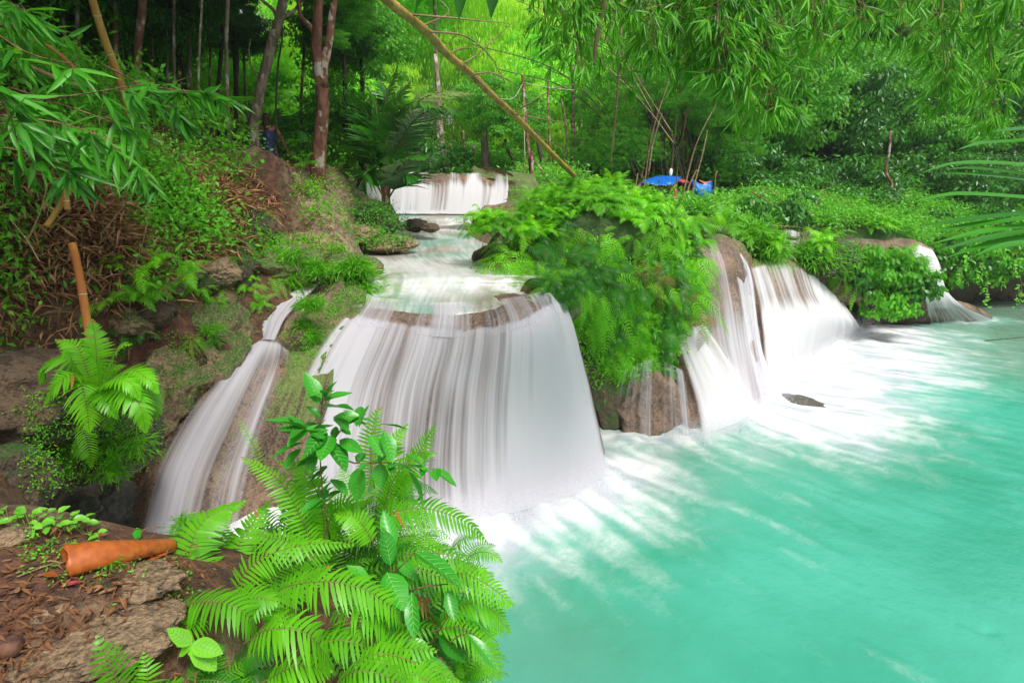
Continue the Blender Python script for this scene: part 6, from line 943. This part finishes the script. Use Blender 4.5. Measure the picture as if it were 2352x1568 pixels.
# ------------------------------------------------------------------ foreground soil: sheath, seedlings, stones, scraps
def sheath(name, label, pts, r0, r1, mat, sweep=4.6, cat='bamboo sheath', frill=.0):
    C = cr([hit(t[0], t[1], 1.2) + [0, 0, t[2]] for t in pts], 40); T = norm(np.gradient(C, axis=0)); up = np.array([0, 0, 1.]); S = norm(np.cross(up[None], T)); U = np.cross(T, S); th = np.linspace(-sweep / 2, sweep / 2, 26) + .35; k = np.linspace(0, 1, 40); r = r0 + (r1 - r0) * k
    Vo = []
    for off in (0, -.004):
        rr = (r + off)[:, None] * (1 + .05 * np.sin(th * 3)[None] * (1 - k[:, None])); Vo.append(C[:, None] + rr[..., None] * (np.sin(th)[None, :, None] * S[:, None] + np.cos(th)[None, :, None] * U[:, None]))
    A_, B_ = Vo; A_[0] -= T[0] * (.008 * np.cos(th * 5))[:, None]; n = 40 * 26; g_ = gridfaces(40, 26); e = np.concatenate([np.arange(26), np.arange(2, 41) * 26 - 1, n - 2 - np.arange(25), (38 - np.arange(38)) * 26]); e2 = np.roll(e, -1)
    me = fastmesh(name, np.vstack([A_.reshape(-1, 3), B_.reshape(-1, 3)]), [np.vstack([g_, g_[:, ::-1] + n, np.stack([e, e + n, e2 + n, e2], 1)])], M[mat]); return tag(link(name, me), label, cat)
sheath('bamboo_sheath', 'large orange brown curled bamboo sheath lying on the soil at the stream edge', [(154,1318,.05),(230,1302,.05),(310,1288,.045),(395,1270,.04)], .075, .036, 'sheath')
sheath('bamboo_sheath', 'split tail of dry sheath sticking out beneath the large orange one', [(400,1275,.03),(340,1300,.02),(285,1318,.012)], .022, .004, 'sheath', 2.)
def gp_(u, v): return hit(u, v, 1.2)
def sprig(label, spots, L, mat='cover_near', n=6, cat='seedling', name='seedling', h=.06, w=.65, group=None):
    for (u, v) in spots:
        g = gp_(u, v); mb = MB(); sb = MB()
        for i in range(n):
            a = i * 2.4 + RS.uniform(0, .6); hh = h * RS.uniform(.5, 1.3); e = np.array([math.cos(a) * h * .6, math.sin(a) * h * .6, hh]); V, fs = tube([(0, 0, -.01), e * .6, e], .0022, 4, False); sb.add(V, fs, .5)
            d = norm(np.array([math.cos(a), math.sin(a) * .8, RS.uniform(-.1, .25)])); bigleaf(mb, e, e + d * L * RS.uniform(.7, 1.15), w, up=norm(np.array([0, -.35, 1.]) + RS.normal(0, .15, 3)), tint=RS.uniform(.1, .9), curl=.15)
        root = empty(name, g); tag(root, label, cat, group); link('stem', sb.mesh('stem', [M['stem']]), root); link('foliage', mb.mesh('foliage', [M[mat], M['vein']]), root)
M['cover_near'] = leafmat('seedling_leaf', (.08, .34, .02), (.22, .58, .05), .35, .4)
sprig('clump of small round leaved seedlings at the rim of the dark gorge', [(25,1205),(60,1210),(90,1215),(120,1222),(150,1228),(180,1225),(205,1240),(75,1225)], .05, h=.07, n=7, group='round leaved seedlings at the gorge rim')
sprig('single seedling with paired leaves beside the orange sheath', [(190,1272)], .055, h=.05, n=5)
sprig('low round leaved weed on the soil below the orange sheath', [(345,1400),(365,1385),(350,1350),(300,1360),(330,1450),(365,1430),(390,1300)], .026, h=.025, n=6, group='low weeds below the sheath')
sprig('tiny pointed weed growing out of the brown soil', [(60,1320),(140,1330),(70,1440),(115,1310),(200,1490),(125,1545),(170,1320),(250,1400),(85,1280),(230,1330)], .022, h=.02, n=6, w=.3, group='tiny pointed weeds in the soil')
def scrap(label, u, v, ang, L, W, mat, cat='leaf'):
    g = gp_(u, v); mb = MB(); d = np.array([math.cos(ang), math.sin(ang) * 1.2, .12]); bigleaf(mb, g + [0, 0, .012], g + norm(d) * L + [0, 0, .02], W / L, up=np.array([0, -.3, 1.]), tint=.5, curl=-.1); o = link('dry_leaf', mb.mesh('dry_leaf', [M[mat], M[mat]])); tag(o, label, cat)
for a in [('long orange strip of dry sheath on the soil',100,1322,-.4,.13,.025,'sheath'),('red fallen leaf beside the long orange strip',140,1352,.05,.09,.02,'cloth_red'),('orange dry leaf below the mouth of the sheath',188,1352,.5,.08,.022,'sheath'),('crumpled tan leaf beside the orange dry one',200,1365,.1,.07,.035,'tan'),('flat tan strip pointing at the near ferns',220,1370,.1,.09,.015,'tan'),('pale yellow strip on the soil near the edge of the frame',40,1355,-.7,.09,.022,'tan'),('orange curled leaf under the near ferns',285,1505,1.2,.05,.03,'sheath'),('large green leaf standing in the mist behind the sheath',318,1243,2.2,.08,.04,'broad'),('dark red dry stalk at the bottom of the soil',320,1530,-.8,.1,.012,'sheath')]: M.setdefault('tan', plainmat('tan_leaf', (.36,.22,.10), (.25,.14,.06))); scrap(*a)
for u, v, r, sc_, lab, sd in [(95,1415,.055,(1,1,.6),'pale lumpy stone, left of a pair set in the brown soil',51),(148,1400,.05,(1.1,.9,.6),'pale lumpy stone, right of a pair set in the brown soil',52),(20,1240,.08,(1,1,.7),'orange crusty stone by the gorge rim',53),(225,1460,.22,(1.3,1,.18),'broad flat pale stone sunk in the soil',54),(300,1330,.16,(1.3,.8,.16),'flat mossy stone sunk in the soil beside the near ferns',55),(190,1540,.16,(1.,1,.2),'flat grey stone at the bottom edge of the soil',57)]:
    g = gp_(u, v); blob('stone', g - [0, 0, .01], np.array(sc_) * r, M['rock'], .45, 1.8, sd, lab, 'stone', moss=-.35)
g = gp_(22, 1500); o = blob('coconut_husk', g + [0, 0, .03], (.05, .045, .045), M['husk'], .12, 1.2, 56, 'round dark striped coconut husk at the corner of the soil', 'coconut', sub=4); o.rotation_euler = (.5, .3, .4)
dead_branch('pinkish dead root stub leaning on the seedlings', [[(78,1262,2.75),(86,1235,2.8),(92,1205,2.85)]], .014, 'tanbark') if False else pole('dead_stick', 'pale dead stick stub leaning among the round leaved seedlings', [(76,1265,2.7),(84,1240,2.75),(92,1210,2.8)], 10, 12, 'culm_dull', 'stick')
for i, (a, b) in enumerate([((40,1330),(170,1290)),((60,1360),(160,1345)),((170,1440),(215,1400)),((100,1380),(190,1370)),((0,1400),(60,1440)),((150,1500),(250,1470)),((240,1440),(330,1420)),((80,1300),(150,1298))]):
    p, q_ = gp_(*a), gp_(*b); V, fs = tube([p + [0, 0, .012], (p + q_) / 2 + [0, .01, .018], q_ + [0, 0, .012]], [.004, .0035, .002], 5); mb = MB(); mb.add(V, fs, .5); tag(link('twig', mb.mesh('twig', [M['culm_dull']])), 'thin dry twig lying on the brown soil in front', 'twig', 'twigs on the soil')
# ------------------------------------------------------------------ leafy shrub by the pool, plants of the undercut bank
SH = [crown_mesh(400 + i, (.55, .5, .5), 26, 14, .20, .11, m, 'oval', .34, .5) for i, m in enumerate(['tree_mid', 'cover', 'tree_dark'])]
root = empty('shrub', P(2020, 640, 17.6)); tag(root, 'leafy shrub with broad leaves hanging over the pool beside the waterfall nearest the bank', 'shrub'); b0 = np.array(root.location)
for i, (u, v, s, k) in enumerate([(2000,600,1.,0),(2050,610,1.,0),(1990,650,.8,2),(2040,665,1.,1),(2075,690,.8,1),(2110,660,.9,2),(2140,650,.75,0),(2015,700,.7,1),(2085,625,.8,0),(1965,625,.7,2),(2060,710,.6,1)]): o = link('foliage', SH[k], root); o.location = tuple(P(u, v, 17.1) - b0); o.scale = (s,) * 3; o.rotation_euler = (0, 0, i * 1.3)
V, fs = tube(cr([P(2020,640,17.9)-b0,P(2060,615,17.5)-b0,P(2085,590,17.3)-b0], 8), .02, 5); mb = MB(); mb.add(V, fs, .5); link('stem', mb.mesh('stem', [M['twig']]), root)
for i in range(34):
    u = 2150 + (i % 17) * 17 + RS.uniform(-8, 8); v = 575 + (i // 17) * 22 + RS.uniform(-8, 12); inst('shrub', SH[i % 3], P(u, v, 20.4 + (u - 2150) * .006), i * 1.9, RS.uniform(.7, 1.2), (0, -.5, 1), 'leafy low shrub crowding the edge of the dark undercut bank', 'shrub', 'shrubs along the undercut bank')
for i, (u, v) in enumerate([(2215, 620), (2250, 650), (2262, 700), (2200, 660), (2330, 640), (2300, 600), (2340, 700)]):
    Y = 19.8; c = np.array(P(u, v, Y)); t = P(u + 4, v - 60, Y + .3); root = empty('hanging_plant', t); tag(root, 'pale leafed creeper hanging down in front of the dark undercut bank', 'creeper', 'creepers on the undercut bank'); V, fs = tube(cr([(0, 0, 0), (c - t) * .5 + [0, -.1, 0], c - t], 8), .008, 4); mb = MB(); mb.add(V, fs, .5); link('stem', mb.mesh('stem', [M['twig']]), root)
    n = 26; k = RS.uniform(.2, 1, n)[:, None]; lb = MB(); leaves(lb, (c - t) * k + RS.normal(0, .05, (n, 3)), rdir(n) + [0, -.3, -.3], rdir(n) * .5 + [0, -.6, .6], .16 * RS.uniform(.6, 1.2, n), .07, RS.uniform(.3, 1, n), 'oval'); link('foliage', lb.mesh('foliage', [M['cover']]), root)
# moss and tiny ferns over the mossy boulders and ledges: real little leaves
def moss(name, label, area, Y, n, per=14, L=.035, W=.012, mat='fern', sp=.05):
    u = RS.uniform(area[0], area[1], n); v = RS.uniform(area[2], area[3], n); dg = bpy.context.evaluated_depsgraph_get(); pts = []
    for a, b in zip(u, v):
        d = ray(a, b); d = d / np.linalg.norm(d); ok, loc, nr, fi, ob, mt = SC.ray_cast(dg, Vector((0, 0, CZ)) + Vector(d) * (Y - 3), Vector(d), distance=6)
        if ok and ob.name.split('.')[0] in ('rock', 'rock_ledge', 'ridge_rock', 'chute_bed', 'cone_rock', 'ground', 'cliff_rock', 'rock_wall', 'rock_column', 'root_ledge', 'undercut_bank'): pts.append(loc[:])
    if len(pts) > 3: p = np.array(pts); f = fbm(p * 2.5, 3, 7); p = p[f > -.12]; scatter_leaves(name, p, (0, -.5, .6), per, (sp, sp, sp * .6), L, W, mat, label)
bpy.context.view_layer.update()
moss('moss', 'moss and tiny leaves on the pale crusty ledge', (370, 640, 640, 920), 7.8, 260)
moss('moss', 'moss and tiny grass on the ridge between the left waterfalls', (640, 860, 610, 900), 8.8, 700, L=.05, W=.01)
moss('moss', 'moss and tiny ferns on the fern covered boulder', (550, 800, 540, 640), 10.4, 500, L=.07, W=.02)
moss('moss', 'moss growing on the rocks round the dark gorge', (60, 360, 900, 1120), 5.2, 500, L=.03, W=.010)
moss('moss', 'moss on the rocks at the foot of the palm', (780, 940, 430, 560), 15., 400, L=.09, W=.03, mat='tree_mid', sp=.1)
moss('moss', 'moss and small leaves on the cliff beside the pool', (1640, 2150, 540, 740), 16.5, 1100, L=.11, W=.035, mat='tree_mid', sp=.14)
moss('moss', 'moss and small ferns on the left bank rocks', (380, 700, 440, 640), 9., 500, L=.06, W=.02, mat='tree_mid')

# plants mixed into the right bank
for i in range(46):
    g = hit(RS.uniform(1650, 2340), RS.uniform(470, 545), 14.)
    if i % 3 == 0: inst('fern', FM[i % 4], g, i, RS.uniform(.6, 1.), None, 'fern standing out of the leafy cover on the right bank', 'fern', 'ferns on the right bank')
    elif i % 3 == 1: inst('bush', CRW[['bushb', 'bushm', 'bushd'][i % 2 + (i % 5 == 0)]][i % 2], g, i, RS.uniform(.3, .6), None, 'low round bush in the leafy cover on the right bank', 'bush', 'low bushes on the right bank')
    else: inst('shrub', SH[i % 3], g + [0, 0, .25], i, RS.uniform(.6, 1.2), None, 'broad leaved weed rising from the cover on the right bank', 'shrub', 'broad leaved weeds on the right bank')
# spray where the falls meet the pool: fine white drops
M['spray'] = plainmat('spray_drops', (.93, .93, .96), None, .6, 5, 0, trans=.5)
def spray(label, line, n, sx, sz, seed, size=.006, out=.25):
    rs = np.random.RandomState(seed); C = cr([G(u, v, 0) for u, v in line], 200); c = C[rs.randint(0, 200, n)]; o = rs.normal(0, 1, (n, 3)) * [sx, sx, sz]; o[:, 2] = np.abs(o[:, 2]); o[:, 1] -= out * rs.rand(n); p = c + o
    mb = MB(); leaves(mb, p, rdir(n), rdir(n), size * rs.uniform(.6, 1.6, n), size * rs.uniform(.6, 1.4, n), .5, 'quad'); return tag(link('spray', mb.mesh('spray', [M['spray']])), label, None, kind='stuff')
spray('spray at the foot of the largest waterfall', [(640,1300),(785,1272),(985,1220),(1145,1190),(1293,1148),(1407,1098)], 170000, .2, .2, 1, .006)
spray('spray at the foot of the short fall', [(1592,1006),(1672,982),(1750,942)], 30000, .14, .2, 2, .008)
spray('spray at the foot of the widest white fall', [(1755,925),(1835,850),(1912,790),(1985,755)], 60000, .24, .26, 3, .010)
spray('spray at the foot of the distant waterfall', [(0,0)], 1, .1, .1, 4) if False else None
HAZE = True
if HAZE:
    q = NT('haze_air'); pv = q.n('ShaderNodeVolumePrincipled'); pv.inputs['Color'].default_value = (.93, .97, 1, 1); pv.inputs['Density'].default_value = .0009; pv.inputs['Anisotropy'].default_value = .3; q.t.links.new(pv.outputs[0], q.out.inputs['Volume'])
    V = np.array([(x, y, z) for x in (-75, 85) for y in (-12, 105) for z in (-4, 34)], float); tag(link('haze', fastmesh('haze', V, [np.array([[0, 1, 3, 2], [4, 6, 7, 5], [0, 4, 5, 1], [2, 3, 7, 6], [0, 2, 6, 4], [1, 5, 7, 3]])], q.m, smooth=False)), None, None, kind='stuff')

for i, (u, v, Y) in enumerate([(1950,600,17.2),(1985,612,17.2),(2015,618,17.2),(2050,622,17.3),(2085,622,17.4),(1930,620,17.1),(1970,640,17.1)]): inst('fern', (FM + FH)[i % 7], P(u, v + 15, Y), i * 1.3, .6, (0, -.7, 1), 'fern fringing the front of the smooth wet slab', 'fern', 'ferns along the front of the smooth wet slab')
for i in range(22): inst('grass_tuft', TF[i % 3], P(RS.uniform(1925, 2120), RS.uniform(600, 640), 17.2), i, RS.uniform(.7, 1.3), (0, -.5, 1), 'grass tuft fringing the front of the smooth wet slab', 'grass', 'grass along the front of the smooth wet slab')
veil('slab_film', slab[:3], 80, 40, M['veil'], lambda s, t: .16 + .4 * sstep(s, .75, 1.), 'thin sheet of water sliding over the smooth tan slab', .01, .02, ew=.2)
for i, (u, v) in enumerate([(330,760),(380,610),(430,560),(470,620),(520,600),(560,660),(300,620),(350,560),(500,700),(455,665),(410,640),(250,700),(280,760),(540,560),(590,700),(330,690),(240,620),(480,540)]):
    g = hit(u, v, 4.); inst('fern', (FD + FM)[i % 6], g, i * 1.3, RS.uniform(.28, .48), (.2, -.4, 1), 'small fern rooted in the brown slope above the narrow stepped waterfall', 'fern', 'small ferns on the brown slope')
for i, (u, v, r) in enumerate([(420,625,.22),(470,655,.18),(500,625,.25),(540,640,.2),(395,660,.16),(360,720,.2),(300,740,.22),(555,610,.2)]):
    g = hit(u, v, 4.); blob('rock', g, (r * 1.2, r, r * .8), M['rock_dark' if i % 2 else 'rock'], .4, 1.9, 70 + i, 'lumpy stone half buried in the brown slope under the dead leaves', 'rock', 'half buried stones on the brown slope', moss=.05 - .1 * (i % 3))
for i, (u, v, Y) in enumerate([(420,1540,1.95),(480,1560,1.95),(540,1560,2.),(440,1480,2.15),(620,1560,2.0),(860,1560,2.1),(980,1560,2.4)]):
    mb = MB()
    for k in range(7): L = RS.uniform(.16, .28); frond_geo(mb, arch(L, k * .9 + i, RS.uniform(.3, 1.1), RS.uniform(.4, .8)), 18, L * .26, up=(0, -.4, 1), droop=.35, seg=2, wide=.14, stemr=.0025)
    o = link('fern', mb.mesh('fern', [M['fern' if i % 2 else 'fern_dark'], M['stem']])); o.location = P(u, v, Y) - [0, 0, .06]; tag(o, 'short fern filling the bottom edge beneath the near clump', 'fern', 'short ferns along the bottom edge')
# ------------------------------------------------------------------ camera, light, sky
cam = bpy.data.objects.new('camera', bpy.data.cameras.new('camera')); COL.objects.link(cam); SC.camera = cam
cam.data.sensor_width = 36; cam.data.lens = 36 * F / 2352; cam.data.clip_end = 500; cam.data.clip_start = .05
cam.location = (0, 0, CZ); cam.rotation_euler = (PI / 2 - PITCH, 0, 0)
EL, AZ = math.radians(58), math.radians(148)     # azimuth from +Y towards +X
sd = Vector((math.cos(EL) * math.sin(AZ), math.cos(EL) * math.cos(AZ), math.sin(EL)))
sun = bpy.data.objects.new('sun', bpy.data.lights.new('sun', 'SUN')); COL.objects.link(sun); sun.data.energy = 2.2; sun.data.angle = math.radians(14); sun.data.color = (1, .96, .90)
sun.rotation_euler = sd.to_track_quat('Z', 'Y').to_euler()
w = bpy.data.worlds.new('World'); SC.world = w; w.use_nodes = True; nt = w.node_tree; nt.nodes.clear()
sk = nt.nodes.new('ShaderNodeTexSky'); sk.sky_type = 'NISHITA'; sk.sun_disc = False; sk.sun_elevation = EL; sk.sun_rotation = AZ; sk.dust_density = 4.; sk.air_density = 1.
hs = nt.nodes.new('ShaderNodeHueSaturation'); hs.inputs['Saturation'].default_value = .35; nt.links.new(sk.outputs[0], hs.inputs['Color'])
bg = nt.nodes.new('ShaderNodeBackground'); bg.inputs['Strength'].default_value = .10; nt.links.new(hs.outputs[0], bg.inputs['Color'])
wo = nt.nodes.new('ShaderNodeOutputWorld'); nt.links.new(bg.outputs[0], wo.inputs['Surface'])
vs = SC.view_settings; vs.view_transform = 'Standard'; vs.look = 'None'; vs.exposure = .78; vs.gamma = 1.; vs.use_curve_mapping = False
SC.render.engine = 'CYCLES'; cy = SC.cycles; cy.max_bounces = 8; cy.transparent_max_bounces = 12; cy.diffuse_bounces = 4; cy.transmission_bounces = 4; cy.glossy_bounces = 3; cy.use_denoising = True; cy.caustics_reflective = False; cy.caustics_refractive = False
